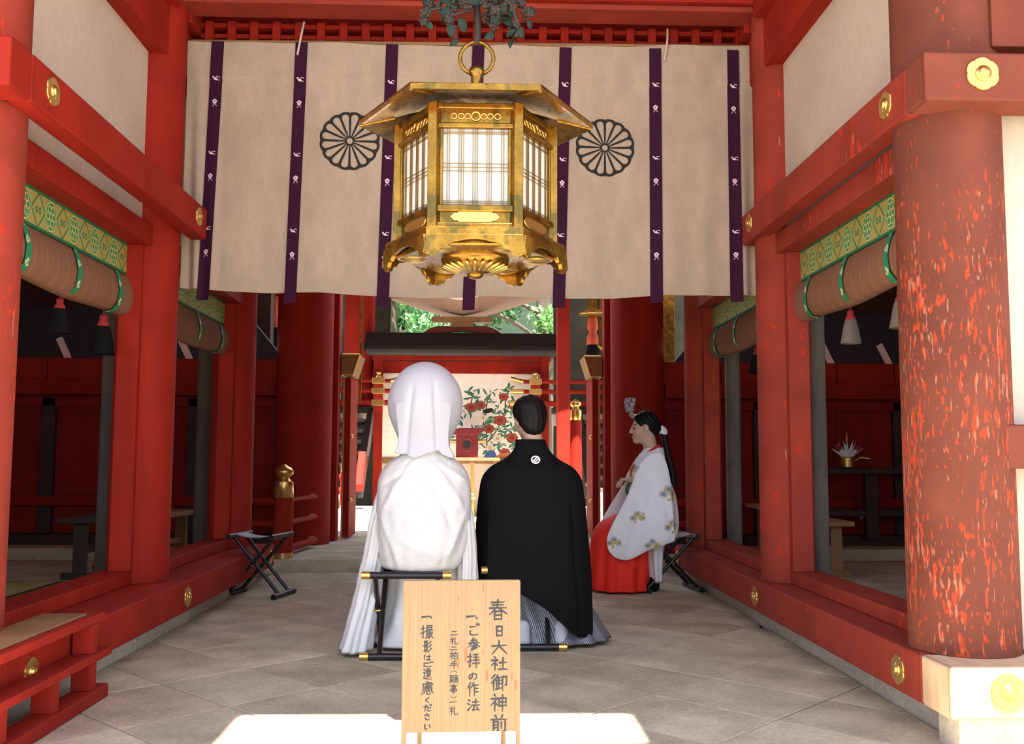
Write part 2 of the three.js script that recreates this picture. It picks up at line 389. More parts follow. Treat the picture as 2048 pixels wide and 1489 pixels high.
{ // beams of the facade that run outwards from the two front corners
  for (const [k, S] of [[-1, SL], [1, SR]]) {
    const f = k < 0 ? HL : HR, sd = k < 0 ? 'left' : 'right';
    const b = thing('facade_rail', `red facade rail with gilt nail cover at the ${sd} photo edge`, 'beam');
    obj('beam', span(f + k * 0.002, k * 5.5, 2.285, 2.47, -3.34, -3.5, 0.014), k > 0 ? M.redDull : S.m, b);
    rosette(b, f + k * 0.215, 2.385, -3.339, 0, 1.05);
    const s = thing('facade_sill', k > 0 ? 'sunlit facade sill beam at the bottom right corner' : 'facade sill beam beyond the left photo edge', 'beam');
    obj('beam', span(f + k * 0.002, k * 5.5, 0.12, 0.298, -3.3, -3.52, 0.014), k > 0 ? M.sunPale : S.m, s);
    rosette(s, f + k * 0.2, 0.215, -3.299, 0, 1.05);
    const foot = thing('facade_footing', k > 0 ? 'sunlit pale stone footing under the right facade sill' : 'pale stone footing under the left facade sill', 'stone');
    for (let i = 0; i < 4; i++) obj('footing_stone', span(f + k * (0.05 + i), f + k * (1.03 + i), -0.05, 0.118, -3.34, -3.5, 0.008), M.stonePale, foot);
    const mid = thing('waist_rail', k > 0 ? 'brown red waist rail on the white wall at the right edge' : 'red waist rail on the facade left of the thick left column', 'beam');
    obj('beam', span(k * 1.9, k * 5.5, 0.965, 1.125, -3.46, -3.6, 0.01), k > 0 ? M.redDull : S.m, mid);
    const low = obj('plaster_band', span(k * 2.5, k * 5.4, 0.298, 0.965, -3.6, -3.68), M.plaster, mid);
    low.userData.label = 'white plaster below the rail';
  }
}
// weathered grey posts that stand inside the openings
for (const [x, z, l] of [[-2.25, -6.0, 'slim weathered grey post behind the second left column'], [-2.25, -8.0, 'slim weathered grey post behind the third left column'], [2.1, -6.0, 'slim weathered grey post beside the second right column'], [2.1, -8.0, 'slim weathered grey post beside the third right column']]) {
  const t = thing('inner_post', l, 'post', [x, -0.01, z], 0, 'weathered aisle posts'), pm = x < 0 ? M.brownGrey : M.greyWood;
  const g = cyl(0.062, 0.06, 3.86, 0, 0, 0, 28), uv = g.attributes.uv; for (let i = 0; i < uv.count; i++) uv.setXY(i, uv.getX(i) * 0.4, uv.getY(i) * 4);
  obj('shaft', g, pm, t);
}
// back walls of the two aisles, boarded, with rails
for (const k of [-1, 1]) {
  const w = struct(k < 0 ? 'wall_back_left' : 'wall_back_right', 'low dark red boarded wall at the back of the ' + (k < 0 ? 'left' : 'right') + ' aisle', 'wall');
  const x0 = k < 0 ? 2.12 : 1.94;
  obj('base_ledge', span(k * x0, k * 6.3, 0.1, 0.2, -10.0, -10.4), M.darkWood, w);
  const nB = 7, bw = (6.3 - x0) / nB;
  for (let i = 0; i < nB; i++) {
    obj('board', span(k * (x0 + i * bw), k * (x0 + (i + 1) * bw - 0.012), 0.2, 1.62, -10.26, -10.32), M.redDeep, w);
    obj('upper_board', span(k * (x0 + i * bw), k * (x0 + (i + 1) * bw - 0.01), 1.78, 2.01, -10.2, -10.3), M.red, w);
  }
  obj('rail', span(k * x0, k * 6.3, 1.62, 1.78, -10.1, -10.32, 0.01), M.redDeep, w);
  obj('rail', span(k * x0, k * 6.3, 1.5, 1.6, -10.2, -10.3, 0.01), M.redDeep, w);
  obj('rail', span(k * x0, k * 6.3, 0.48, 0.58, -10.18, -10.3, 0.01), M.redDeep, w);
  for (let i = 0; i < 3; i++) obj('stile', span(k * (2.9 + i * 1.5), k * (3.04 + i * 1.5), 0.2, 1.6, -10.2, -10.3), M.darkWood, w);
  // dark roof of the side shrine beyond, with pale gable trim
  const rf = thing('side_roof', 'dark navy roof slope beyond the ' + (k < 0 ? 'left' : 'right') + ' aisle wall', 'roof');
  const sh = new THREE.Shape([[2.35, 2.0], [6.2, 2.0], [6.2, 2.62], [2.62, 2.62], [2.12, 2.02]].map(([x, y]) => new THREE.Vector2(k * x, y)));
  const sg = new THREE.ExtrudeGeometry(sh, { depth: 0.12, bevelEnabled: false }); sg.translate(0, 0, -10.75); obj('slope', uvBox(sg), M.navy, rf);
  for (const x of [3.2, 3.85, 4.5]) { const b = bx(0.07, 0.3, 0.03, 0, 0, 0, 0.004); b.rotateZ(0.45); b.translate(k * x, 2.13, -10.6); obj('gable_trim', b, M.white, rf); }
  // grey-green shrine wall further back
  const sw = struct(k < 0 ? 'wall_shrine_left' : 'wall_shrine_right', 'grey green boarded shrine wall with gilt strips behind the ' + (k < 0 ? 'left' : 'right') + ' gate column', 'wall');
  const sx0 = k < 0 ? 1.5 : 1.22;
  for (let i = 0; i < 6; i++) obj('board', span(k * (sx0 + i * 0.82), k * (sx0 + i * 0.82 + 0.805), 0.1, 4.0, -16.1, -16.2), std({ color: lin(0.11, 0.115, 0.085), map: rep(T.paint, 1, 1), roughness: 0.9 }), sw);
  obj('gilt_strip', span(k * 1.98, k * 2.14, 1.8, 3.9, -16.04, -16.1), M.gold, sw);
  obj('gilt_strip', span(k * 3.05, k * 3.25, 1.8, 3.9, -16.04, -16.1), M.gold, sw);
  obj('end_wall', span(k * 2.6, k * 7, 2.0, 4.0, -12.0, -12.2), M.darkWood, sw);
}

// ---------------------------------------------------------------- beam and lattice above the curtain
{
  const w = struct('trim_1', 'red cross beam above the curtain', 'beam');
  obj('cross_beam', span(-1.8, 1.65, 3.69, 3.95, -5.5, -5.76, 0.012), M.red, w);
  obj('cross_beam_lip', span(-1.8, 1.65, 3.655, 3.69, -5.54, -5.74, 0.006), M.redWorn, w);
  const l = struct('trim_2', 'red lattice with square openings between the beam and the curtain', 'lattice');
  for (const y of [3.53, 3.6, 3.67]) obj('lattice_bar', span(-1.75, 1.6, y - 0.014, y + 0.014, -5.88, -5.93, 0.003), M.red, l);
  for (let i = 0; i < 25; i++) obj('lattice_slat', span(-1.72 + i * 0.138, -1.67 + i * 0.138, 3.46, 3.69, -5.86, -5.9, 0.003), M.red, l);
  obj('cornice', span(-1.8, 1.65, 3.3, 3.95, -6.12, -6.2), M.redDeep, l);
}

// ---------------------------------------------------------------- ceremonial curtain
const curtX0 = -1.80, curtX1 = 1.715;
const curtTop = (x) => 3.525 + 0.02 * Math.max(0, x) + 0.004 * Math.sin(x * 12);
const curtBot = (x) => 1.958 + 0.013 * x * x + 0.006 * Math.sin(x * 6 + 1);
function curtZ(x, y) {
  const d = clamp((3.5 - y) / 1.5, 0, 1);
  let z = -5.8 + 0.010 * Math.sin(x * 5.7 + 0.6) + d * (0.014 * Math.sin(x * 11.9 + 0.4 + 0.25 * y) + 0.004 * Math.sin(x * 27 + y));
  z += 0.022 * d * sst(-1.5, -1.75, x) * Math.sin(x * 62 + 0.5 * y) + 0.02 * d * sst(1.45, 1.68, x) * Math.sin(x * 56);
  z += 0.012 * Math.exp(-(((x - 1.32 - 0.02 * y) / 0.05) ** 2)) * d - 0.012 * Math.exp(-(((x + 1.2) / 0.06) ** 2)) * d;
  const seam = 3.305 + 0.012 * Math.sin(x * 9 + 1) + 0.006 * Math.sin(x * 23);
  z += 0.009 * sst(seam - 0.004, seam + 0.004, y) + 0.007 * Math.exp(-(((y - seam) / 0.008) ** 2));
  return z;
}
{
  const c = thing('curtain', 'wide cream ceremonial curtain with purple straps hung across the hall', 'curtain');
  const g = grid(360, 150, (u, v) => { const x = lerp(curtX0, curtX1, u), y = lerp(curtBot(x), curtTop(x), v); return [x, y, curtZ(x, y)]; }, false, 3.5, 1.55);
  const back = g.clone(); back.translate(0, 0, -0.006);
  obj('cloth', [g, back], M.curtain, c);
  // purple straps, woven with pale birds and blossoms
  const strapTex = canvasTex(96, 2048, (x, w, h) => {
    x.fillStyle = '#35102a'; x.fillRect(0, 0, w, h);
    for (let i = 0; i < 900; i++) { x.fillStyle = rnd() < 0.5 ? 'rgba(90,30,66,0.25)' : 'rgba(30,6,20,0.25)'; x.fillRect(rnd() * w, rnd() * h, 3, 14); }
    const bird = (cx, cy) => {
      x.fillStyle = '#d9c2cf'; x.beginPath(); x.ellipse(cx, cy + 6, 17, 8, 0.25, 0, 7); x.fill();
      x.beginPath(); x.arc(cx - 17, cy - 8, 7, 0, 7); x.fill();
      x.strokeStyle = '#d9c2cf'; x.lineWidth = 5; x.beginPath(); x.moveTo(cx - 2, cy + 2); x.quadraticCurveTo(cx + 16, cy - 20, cx + 32, cy - 4); x.stroke();
      x.beginPath(); x.moveTo(cx + 8, cy + 10); x.lineTo(cx + 30, cy + 14); x.stroke();
    };
    const bloom = (cx, cy) => {
      x.fillStyle = '#d0b6c4';
      for (let i = 0; i < 5; i++) { const a = i / 5 * 6.283 - 1.57; x.beginPath(); x.arc(cx + Math.cos(a) * 12, cy + Math.sin(a) * 12, 8.5, 0, 7); x.fill(); }
      x.fillStyle = '#35102a'; x.beginPath(); x.arc(cx, cy, 4, 0, 7); x.fill();
      x.strokeStyle = '#d0b6c4'; x.lineWidth = 5; x.beginPath(); x.moveTo(cx, cy + 18); x.lineTo(cx - 16, cy + 40); x.moveTo(cx + 2, cy + 18); x.lineTo(cx + 18, cy + 38); x.stroke();
    };
    for (const t of [0.145, 0.435, 0.725]) { bird(46, t * h); bloom(48, (t + 0.09) * h); }
  });
  const sm = matte({ map: strapTex, roughness: 0.9 });
  const tops = [-1.618, -1.107, -0.556, -0.026, 0.513, 1.068, 1.554], bots = [-1.66, -1.144, -0.591, -0.075, 0.469, 1.063, 1.553], ends = [1.925, 1.909, 1.893, 1.877, 1.897, 1.933, 1.944];
  tops.forEach((xt, i) => {
    const f = (off) => (u, v) => { const y = lerp(ends[i], 3.525, v), q = (3.525 - y) / (3.525 - ends[i]), x = lerp(xt, bots[i], q) + (u - 0.5) * 0.074; return [x, y, curtZ(x, Math.max(y, curtBot(x))) + off + (y < 2 ? (2 - y) * 0.1 : 0)]; };
    const a = grid(4, 100, f(0.006)), b = grid(4, 100, f(0.009));
    obj('strap', [a, b], sm, c);
  });
  // chrysanthemum crests dyed in black
  const crest = (cx, cy, rad) => {
    const s = new THREE.Shape(), N = 16;
    for (let i = 0; i <= 256; i++) { const a = i / 256 * 6.28318, r = rad * (0.965 + 0.035 * Math.abs(Math.cos(a * N / 2 + Math.PI / 2))); s[i ? 'lineTo' : 'moveTo'](Math.cos(a) * r, Math.sin(a) * r); }
    for (let k = 0; k < N; k++) {
      const a = (k + 0.5) / N * 6.28318, h = new THREE.Path(), pts = [];
      const put = (r, w) => pts.push([r * rad, w * rad]);
      put(0.165, -0.012); put(0.5, -0.062); put(0.72, -0.105);
      for (let q = -8; q <= 8; q++) { const t = q / 8 * Math.PI / 2; put(0.8 + 0.115 * Math.cos(t), 0.118 * Math.sin(t)); }
      put(0.72, 0.105); put(0.5, 0.062); put(0.165, 0.012);
      pts.forEach(([r, w], i) => h[i ? 'lineTo' : 'moveTo'](Math.cos(a) * r - Math.sin(a) * w, Math.sin(a) * r + Math.cos(a) * w));
      h.closePath(); s.holes.push(h);
    }
    const c0 = new THREE.Path(); c0.absarc(0, 0, rad * 0.1, 0, 6.2831, false); s.holes.push(c0);
    const g = new THREE.ShapeGeometry(s, 24), p = g.attributes.position;
    for (let i = 0; i < p.count; i++) { const x = p.getX(i) + cx, y = p.getY(i) + cy; p.setXYZ(i, x, y, curtZ(x, y) + 0.004); }
    g.computeVertexNormals();
    obj('crest', g, M.ink, c).userData.label = 'black sixteen petal chrysanthemum crest';
  };
  crest(-0.805, 2.913, 0.183); crest(0.756, 2.9, 0.183);
  obj('hanging_rod', bar([-1.8, 3.53, -5.815], [1.715, 3.56, -5.815], 0.014), M.brownWood, c);
  for (const x of [-1.13, 1.12]) obj('tie_cord', tube([[x, 3.44, -5.77], [x + 0.02, 3.56, -5.77], [x + 0.03, 3.66, -5.8]], 0.007, 12, 6), std({ color: lin(0.6, 0.45, 0.36), roughness: 0.9 }), c);
}

// ---------------------------------------------------------------- rolled bamboo blinds in the side bays
const bandTex = canvasTex(1024, 128, (x, w, h) => {
  x.fillStyle = '#a59a50'; x.fillRect(0, 0, w, h);
  x.strokeStyle = '#0f6e4a'; x.lineWidth = 9; x.strokeRect(-20, 5, w + 40, h - 10);
  for (let i = 0; i < 4; i++) {
    const cx = 128 + i * 256;
    x.lineWidth = 7; x.strokeStyle = '#14724e';
    x.beginPath(); x.moveTo(cx - 128, 8); x.lineTo(cx - 60, 64); x.lineTo(cx - 128, 120); x.moveTo(cx + 128, 8); x.lineTo(cx + 60, 64); x.lineTo(cx + 128, 120); x.stroke();
    for (const dx of [-112, 112]) { x.beginPath(); x.arc(cx + dx, 64, 9, 0, 7); x.stroke(); }
    x.fillStyle = '#3c8a58'; x.beginPath(); x.ellipse(cx, 64, 62, 54, 0, 0, 7); x.fill();
    x.strokeStyle = '#c9bf72'; x.lineWidth = 6; x.beginPath(); x.ellipse(cx, 64, 56, 49, 0, 0, 7); x.stroke();
    x.lineWidth = 5;
    for (let k = 0; k < 7; k++) { const a = k / 6 * 6.283, r = k < 6 ? 30 : 0; x.beginPath(); x.ellipse(cx + Math.cos(a) * r, 64 + Math.sin(a) * r * 0.85, 15, 13, 0, 0, 7); x.stroke(); }
  }
});
bandTex.wrapS = THREE.RepeatWrapping;
const tieTex = canvasTex(64, 512, (x, w, h) => {
  x.fillStyle = '#17855a'; x.fillRect(0, 0, w, h);
  for (let k = 0; k < 4; k++) { x.fillStyle = k & 1 ? '#d8d5a4' : '#cfd8b8'; for (let q = 0; q < 9; q++) { x.beginPath(); x.ellipse(14 + rnd() * 36, 40 + k * 128 + q * 5, 9, 6, rnd() * 3, 0, 7); x.fill(); } }
});
const mBand = std({ map: bandTex, roughness: 0.8 }), mTie = std({ map: tieTex, roughness: 0.8 });
const mBamboo = std({ color: lin(0.3, 0.14, 0.075), map: rep(T.paint, 3, 1), roughness: 0.7 });
function blind(k, z0, z1, label) { // hangs in the plane x = const between z0 (near) and z1 (far)
  const x = k < 0 ? -1.985 : 1.83, t = thing('bamboo_blind', label, 'blind', [0, 0, 0], 0, 'rolled bamboo blinds');
  const prof = [[0, 2.0], [0.028, 1.985], [0.045, 1.94], [0.058, 1.88], [0.05, 1.81], [0.02, 1.77], [-0.03, 1.76], [-0.06, 1.8], [-0.06, 1.95], [-0.03, 2.0], [0, 2.0]];
  const n = 64, L = Math.abs(z1 - z0);
  const at = (v) => { const f = v * (prof.length - 1), i = Math.min(prof.length - 2, Math.floor(f)); return [lerp(prof[i][0], prof[i + 1][0], f - i), lerp(prof[i][1], prof[i + 1][1], f - i)]; };
  const ribs = 180;
  const gg = grid(ribs * 2, 24, (u, v) => { const [o, y] = at(v), w = (Math.round(u * ribs * 2) & 1) ? 0.004 : 0; const sag = 0.012 * Math.sin(u * 9); return [x - k * (o - w * Math.sign(o || 1)), y + sag * (2 - y) * 3, lerp(z0, z1, u)]; }, false, L * 3, 0.6);
  obj('rolled_slats', gg, mBamboo, t);
  const bandGeo = grid(12, 2, (u, v) => [x - k * 0.012, lerp(2.0, 2.175, k > 0 ? v : v), lerp(z0, z1, u)], false, L / 1.02, 1);
  const b2 = bandGeo.clone(); b2.translate(k * 0.012, 0, 0);
  obj('brocade_band', [bandGeo, b2], mBand, t);
  for (let i = 0; i < 3; i++) {
    const zc = lerp(z0, z1, (i + 0.62) / 3.1), g = grid(2, 24, (u, v) => { const [o, y] = at(v * 0.62); return [x - k * (o + 0.007), y, zc + (u - 0.5) * 0.05]; }, false, 1, 1);
    obj('tie_band', g, mTie, t);
  }
  return t;
}
blind(-1, ZC[0] - 0.18, ZC[1] + 0.15, 'rolled bamboo blind with green brocade in the nearest left bay');
blind(-1, ZC[1] - 0.16, ZC[2] + 0.14, 'rolled bamboo blind in the far left bay beside the curtain edge');
blind(1, ZC[0] - 0.18, ZC[1] + 0.15, 'rolled bamboo blind with green brocade in the nearest right bay');
blind(1, ZC[1] - 0.16, ZC[2] + 0.14, 'rolled bamboo blind in the far right bay below the curtain corner');
// tassels under the blinds
const mTasselRed = std({ color: lin(0.34, 0.02, 0.025), roughness: 0.8 }), mTasselPale = std({ color: lin(0.17, 0.14, 0.115), roughness: 0.95 }), mTasselDark = M.black;
function tassel(x, y, z, k, fringe, label) { // y = top of the knot
  const t = thing('tassel', label, 'tassel', [x, y, z], 0, 'hanging tassels');
  obj('knot', [lathe([[0.001, 0], [0.02, -0.005], [0.026, -0.025], [0.02, -0.035], [0.034, -0.06], [0.036, -0.08], [0.001, -0.08]].map(([a, b]) => [a * k, b * k]), 20), tube([[0, 0, 0], [0, 0.03 * k, 0], [0, 0.06 * k, 0]], 0.005, 6, 6)], mTasselRed, t);
  obj('fringe', grid(72, 6, (u, v) => { const r = lerp(0.034, 0.066, v ** 0.8) * (1 + ((Math.round(u * 72) & 1) ? 0.1 : 0)) * k, a = u * 6.28318; return [Math.cos(a) * r, (-0.075 - 0.17 * v) * k, Math.sin(a) * r]; }, true), fringe, t);
}
tassel(1.905, 1.765, -4.9, 0.72, mTasselPale, 'pale fringed tassel with red knot under the near right blind');
tassel(1.905, 1.765, -4.3, 0.72, mTasselPale, 'pale tassel half hidden by the chipped right column');
tassel(1.905, 1.765, -6.6, 0.75, mTasselDark, 'dark tassel under the far right blind');
tassel(-2.05, 1.765, -4.75, 0.72, mTasselDark, 'dark tassel with red knot under the near left blind');  // both left fringes coloured black to stand for the missing light there
tassel(-2.05, 1.765, -5.3, 0.9, mTasselDark, 'dark tassel beside the grey post on the left');

// ---------------------------------------------------------------- gilded hexagonal lantern
{
  const t = thing('hanging_lantern', 'large gilded hexagonal lantern hanging from a ring', 'lantern', [-0.022, 0, -3.5]);
  const hexP = (r, i) => { const a = R(60 * i); return [Math.cos(a) * r, Math.sin(a) * r]; }; // corners on the +x axis, flat side to the camera
  const hexShape = (r) => new THREE.Shape(Array.from({ length: 6 }, (_, i) => new THREE.Vector2(...hexP(r, i))));
  const hexSlab = (r, y0, y1, bev = 0.006) => { const g = new THREE.ExtrudeGeometry(hexShape(r), { depth: y1 - y0 - 2 * bev, bevelEnabled: true, bevelSize: bev, bevelOffset: -bev, bevelThickness: bev, bevelSegments: 1 }); g.rotateX(-Math.PI / 2); g.translate(0, y0 + bev, 0); return uvBox(g); };
  const S = 0.433, s = 0.294;
  // roof: six sloping panels with a rim, sub-ribs at the hips
  const roof = obj('roof', (() => {
    const rings = [[S, 2.214], [S, 2.236], [S * 0.97, 2.24], [0.28, 2.268], [0.12, 2.31], [0.05, 2.33], [0.0001, 2.33]], inner = [[S, 2.214], [S * 0.96, 2.216], [0.3, 2.247], [0.18, 2.28], [0.0001, 2.29]];
    const mk = (rr) => { const L = []; for (let i = 0; i < 6; i++) L.push(uvBox(grid(6, (rr.length - 1) * 2, (u, v) => { const f = v * (rr.length - 1), k = Math.min(rr.length - 2, Math.floor(f)), r = lerp(rr[k][0], rr[k + 1][0], f - k), y = lerp(rr[k][1], rr[k + 1][1], f - k); const a = hexP(r, i), b = hexP(r, i + 1); return [lerp(a[0], b[0], u), y, -lerp(a[1], b[1], u)]; }))); return L; };
    return [...mk(rings), ...mk(inner)];
  })(), M.gold, t);
  for (let i = 0; i < 6; i++) { const a = hexP(S - 0.004, i), b = hexP(0.3, i); obj('hip_rib', bar([a[0], 2.216, -a[1]], [b[0], 2.244, -b[1]], 0.008, 8), M.gold, roof); }
  // body posts and rails
  for (let i = 0; i < 6; i++) {
    const [px, pz] = hexP(s - 0.012, i), g = bx(0.036, 0.44, 0.036, 0, 1.996, 0, 0.004); g.rotateY(R(60 * i)); g.translate(px, 0, -pz); obj('corner_post', g, M.gold, t);
  }
  const side = (i) => { const [ax, az] = hexP(s, i), [bx_, bz] = hexP(s, i + 1); return { cx: (ax + bx_) / 2, cz: -(az + bz) / 2, turn: R(60 * i + 30) + Math.PI / 2 }; };
  const apothem = s * Math.sqrt(3) / 2;
  const mPaper = std({ color: lin(0.52, 0.54, 0.52), roughness: 0.9 });
  for (let i = 0; i < 6; i++) {
    const rot = R(60 * i + 30), put = (g) => { g.translate(0, 0, 0); g.rotateY(rot - Math.PI / 2 + Math.PI); g.rotateY(Math.PI); return g; };
    // in the side's own frame: x along the side, z outwards
    const fr = (name, gs, m, parent = t) => obj(name, gs.map((g) => { g.translate(0, 0, apothem); return put(g); }), m, parent);
    for (const [hh, dd, yy] of [[0.022, 0.026, 2.203], [0.02, 0.026, 2.135], [0.024, 0.028, 1.845], [0.016, 0.026, 1.787]]) fr('frame_rail', [bx(s - 0.03, hh, dd, 0, yy, -0.012)], M.gold);
    const top = fr('frieze_panel', [bx(s - 0.03, 0.05, 0.008, 0, 2.169, -0.016)], M.gold);
    fr('frieze_ornament', [...[-0.075, -0.05, -0.028, 0.028, 0.05, 0.075].map((x) => { const g = new THREE.TorusGeometry(0.01, 0.003, 6, 14); g.translate(x, 2.169, -0.01); return g; }), (() => { const g = new THREE.TorusGeometry(0.015, 0.004, 6, 18); g.translate(0, 2.169, -0.009); return g; })()].map((g) => uvBox(g)), M.goldClean, top);
    const low = fr('lower_panel', [bx(s - 0.03, 0.046, 0.008, 0, 1.816, -0.016)], M.gold);
    const cs = new THREE.Shape(); [[-0.085, 0], [-0.07, 0.014], [-0.062, 0.012], [-0.055, 0.018], [0.055, 0.018], [0.062, 0.012], [0.07, 0.014], [0.085, 0], [0.07, -0.014], [0.062, -0.012], [0.055, -0.018], [-0.055, -0.018], [-0.062, -0.012], [-0.07, -0.014]].forEach(([x, y], q) => cs[q ? 'lineTo' : 'moveTo'](x, y));
    const cg = new THREE.ExtrudeGeometry(cs, { depth: 0.004, bevelEnabled: true, bevelSize: 0.002, bevelThickness: 0.002, bevelSegments: 1 }); cg.translate(0, 1.816, -0.013); fr('cartouche', [uvBox(cg)], M.goldClean, low);
    const paper = fr('paper_panel', [bx(s - 0.07, 0.272, 0.004, 0, 1.99, -0.02, 0.001)], mPaper);
    const lat = [];
    const wire = 0.0016;
    if (1) for (const x of [-0.098, -0.09, -0.058, -0.05, -0.042, -0.01, -0.002, 0.006, 0.038, 0.046, 0.054, 0.088, 0.096]) lat.push(bx(wire, 0.272, 0.003, x + 0.001, 1.99, -0.015, 0.0004));
    for (const y of [2.108, 2.114, 2.003, 1.99, 1.977, 1.872, 1.866]) lat.push(bx(s - 0.07, wire, 0.003, 0, y, -0.0145, 0.0004));
    fr('paper_lattice', lat, M.gold);
    for (const q of [-1, 1]) fr('panel_stile', [bx(0.012, 0.272, 0.014, q * (s / 2 - 0.03), 1.99, -0.012)], M.gold);
  }
  // base plate, scalloped apron with feet, chrysanthemum boss below
  obj('base_plate', hexSlab(0.328, 1.738, 1.776), M.gold, t);
  obj('floor_plate', hexSlab(0.3, 1.716, 1.738), M.gold, t);
  for (let i = 0; i < 6; i++) {
    const ar = 0.322, L = ar, ap = ar * Math.sqrt(3) / 2, sh = new THREE.Shape();
    sh.moveTo(-L / 2, 1.744); sh.lineTo(L / 2, 1.744); sh.lineTo(L / 2 + 0.012, 1.685); sh.lineTo(L / 2 - 0.012, 1.672); sh.lineTo(L / 2 - 0.035, 1.68);
    sh.quadraticCurveTo(L / 2 - 0.04, 1.702, L / 2 - 0.062, 1.7); sh.quadraticCurveTo(L / 2 - 0.075, 1.722, L / 2 - 0.1, 1.722); sh.quadraticCurveTo(0, 1.742, -L / 2 + 0.1, 1.722);
    sh.quadraticCurveTo(-L / 2 + 0.075, 1.722, -L / 2 + 0.062, 1.7); sh.quadraticCurveTo(-L / 2 + 0.04, 1.702, -L / 2 + 0.035, 1.68); sh.lineTo(-L / 2 + 0.012, 1.672); sh.lineTo(-L / 2 - 0.012, 1.685);
    const g = new THREE.ExtrudeGeometry(sh, { depth: 0.012, bevelEnabled: true, bevelSize: 0.002, bevelThickness: 0.002, bevelSegments: 1, curveSegments: 8 });
    g.translate(0, 0, ap); g.rotateY(R(60 * i + 30) + Math.PI / 2); obj('apron', uvBox(g), M.gold, t);
  }
  const boss = obj('boss', lathe([[0.0001, 1.66], [0.05, 1.664], [0.09, 1.676], [0.12, 1.7], [0.125, 1.716]], 48), M.gold, t);
  for (let i = 0; i < 24; i++) {
    const g = new THREE.SphereGeometry(1, 10, 8); g.scale(0.04, 0.008, 0.012); g.translate(0.09, 0, 0); g.rotateZ(0.28); g.rotateY(i / 24 * 6.28318); g.translate(0, 1.654, 0); obj('petal', uvBox(g), M.goldClean, boss);
  }
  obj('boss_eye', (() => { const g = new THREE.SphereGeometry(0.03, 16, 10); g.scale(1, 0.5, 1); g.translate(0, 1.66, 0); return uvBox(g); })(), M.gold, boss);
  for (let i = 0; i < 6; i++) { const [x, z] = hexP(0.225, i); const g = lathe([[0.0001, -0.012], [0.03, -0.01], [0.05, 0], [0.05, 0.004]], 20); g.translate(x, 1.716, -z); obj('corner_rosette', uvBox(g), M.goldClean, t); }
  obj('finial', lathe([[0.0001, 2.32], [0.05, 2.33], [0.04, 2.345], [0.018, 2.36], [0.018, 2.405], [0.03, 2.42], [0.026, 2.44], [0.0001, 2.45]], 24), M.gold, t);
  const ring = new THREE.TorusGeometry(0.062, 0.0075, 12, 48); ring.translate(0, 2.478, 0); obj('ring', uvBox(ring), M.gold, t);
  // bronze flowering branch that carries the ring
  const mBronze = std({ color: lin(0.05, 0.035, 0.024), map: rep(T.paint, 3, 3), roughness: 0.7 }), mLeaf = std({ color: lin(0.012, 0.03, 0.018), roughness: 0.75 });
  const o = thing('hanging_branch_ornament', 'dark bronze branch of leaves and blossoms above the lantern', 'ornament', [-0.022, 0, -3.5]);
  obj('stem', tube([[0, 2.535, 0], [0.004, 2.6, 0.005], [-0.003, 2.7, 0], [0.003, 2.95, 0], [0, 3.86, 0]], 0.013, 40, 8), mBronze, o);
  const twigs = [];
  const leafG = (() => { const g = grid(6, 8, (u, v) => { const w = Math.sin(v * Math.PI) ** 0.8 * 0.02, x = (u - 0.5) * 2; return [x * w, -v * 0.075, 0.012 * Math.sin(v * 3) + 0.006 * x * x]; }); const b = g.clone(); b.translate(0, 0, -0.002); return merge([g, b]); })();
  const budG = (() => { const L = []; for (let i = 0; i < 5; i++) { const g = new THREE.SphereGeometry(0.0085, 8, 6); const a = i / 5 * 6.28; g.translate(Math.cos(a) * 0.01, Math.sin(a) * 0.01, (i & 1) * 0.006); L.push(uvBox(g)); } const e = new THREE.SphereGeometry(0.007, 8, 6); e.translate(0, 0, 0.008); L.push(uvBox(e)); return merge(L); })();
  const arms = [[-0.2, 2.62, 0.04, -0.19, 2.585], [-0.16, 2.7, -0.03, -0.2, 2.72], [-0.1, 2.6, 0.05, -0.075, 2.53], [0.12, 2.66, 0.05, 0.15, 2.585], [0.17, 2.7, -0.03, 0.18, 2.64], [0.08, 2.62, 0.06, 0.06, 2.57], [-0.06, 2.72, 0.06, -0.09, 2.66], [0.06, 2.74, -0.06, 0.11, 2.73], [0.14, 2.6, 0.02, 0.135, 2.55]];
  for (const [x, y, z, ex, ey] of arms) {
    const pts = [[0, 2.64 + rnd() * 0.1, 0], [x * 0.5, y + 0.035, z], [x, y, z * 1.3], [ex, ey, z]];
    obj('twig', tube(pts, 0.0055, 20, 6), mBronze, o);
    const curve = new THREE.CatmullRomCurve3(pts.map((p) => V(...p)));
    for (let q = 0; q < 9; q++) {
      const p = curve.getPoint(0.25 + 0.75 * q / 8);
      const m = obj(q % 3 === 2 ? 'leaf' : 'blossom', q % 3 === 2 ? leafG : budG, q % 3 === 2 ? mLeaf : mBronze, o);
      m.position.copy(p).add(V((rnd() - 0.5) * 0.034, (rnd() - 0.5) * 0.034, (rnd() - 0.5) * 0.02)); m.rotation.set(rnd() * 0.8 - 0.4, rnd() * 1.2 - 0.6, rnd() * 2.4 - 1.2); m.scale.setScalar((q % 3 === 2 ? 0.5 : 0.8) + rnd() * 0.4);
    }
  }
  for (const [x, y, rz] of [[-0.11, 2.655, -0.2], [-0.05, 2.69, 1.2], [0.05, 2.66, 0.4], [-0.115, 2.7, 0.9], [0.1, 2.66, 0.8]]) { const m = obj('leaf', leafG, mLeaf, o); m.position.set(x, y, 0.05); m.rotation.set(0.1, 0.2, rz); m.scale.setScalar(0.9); }
}

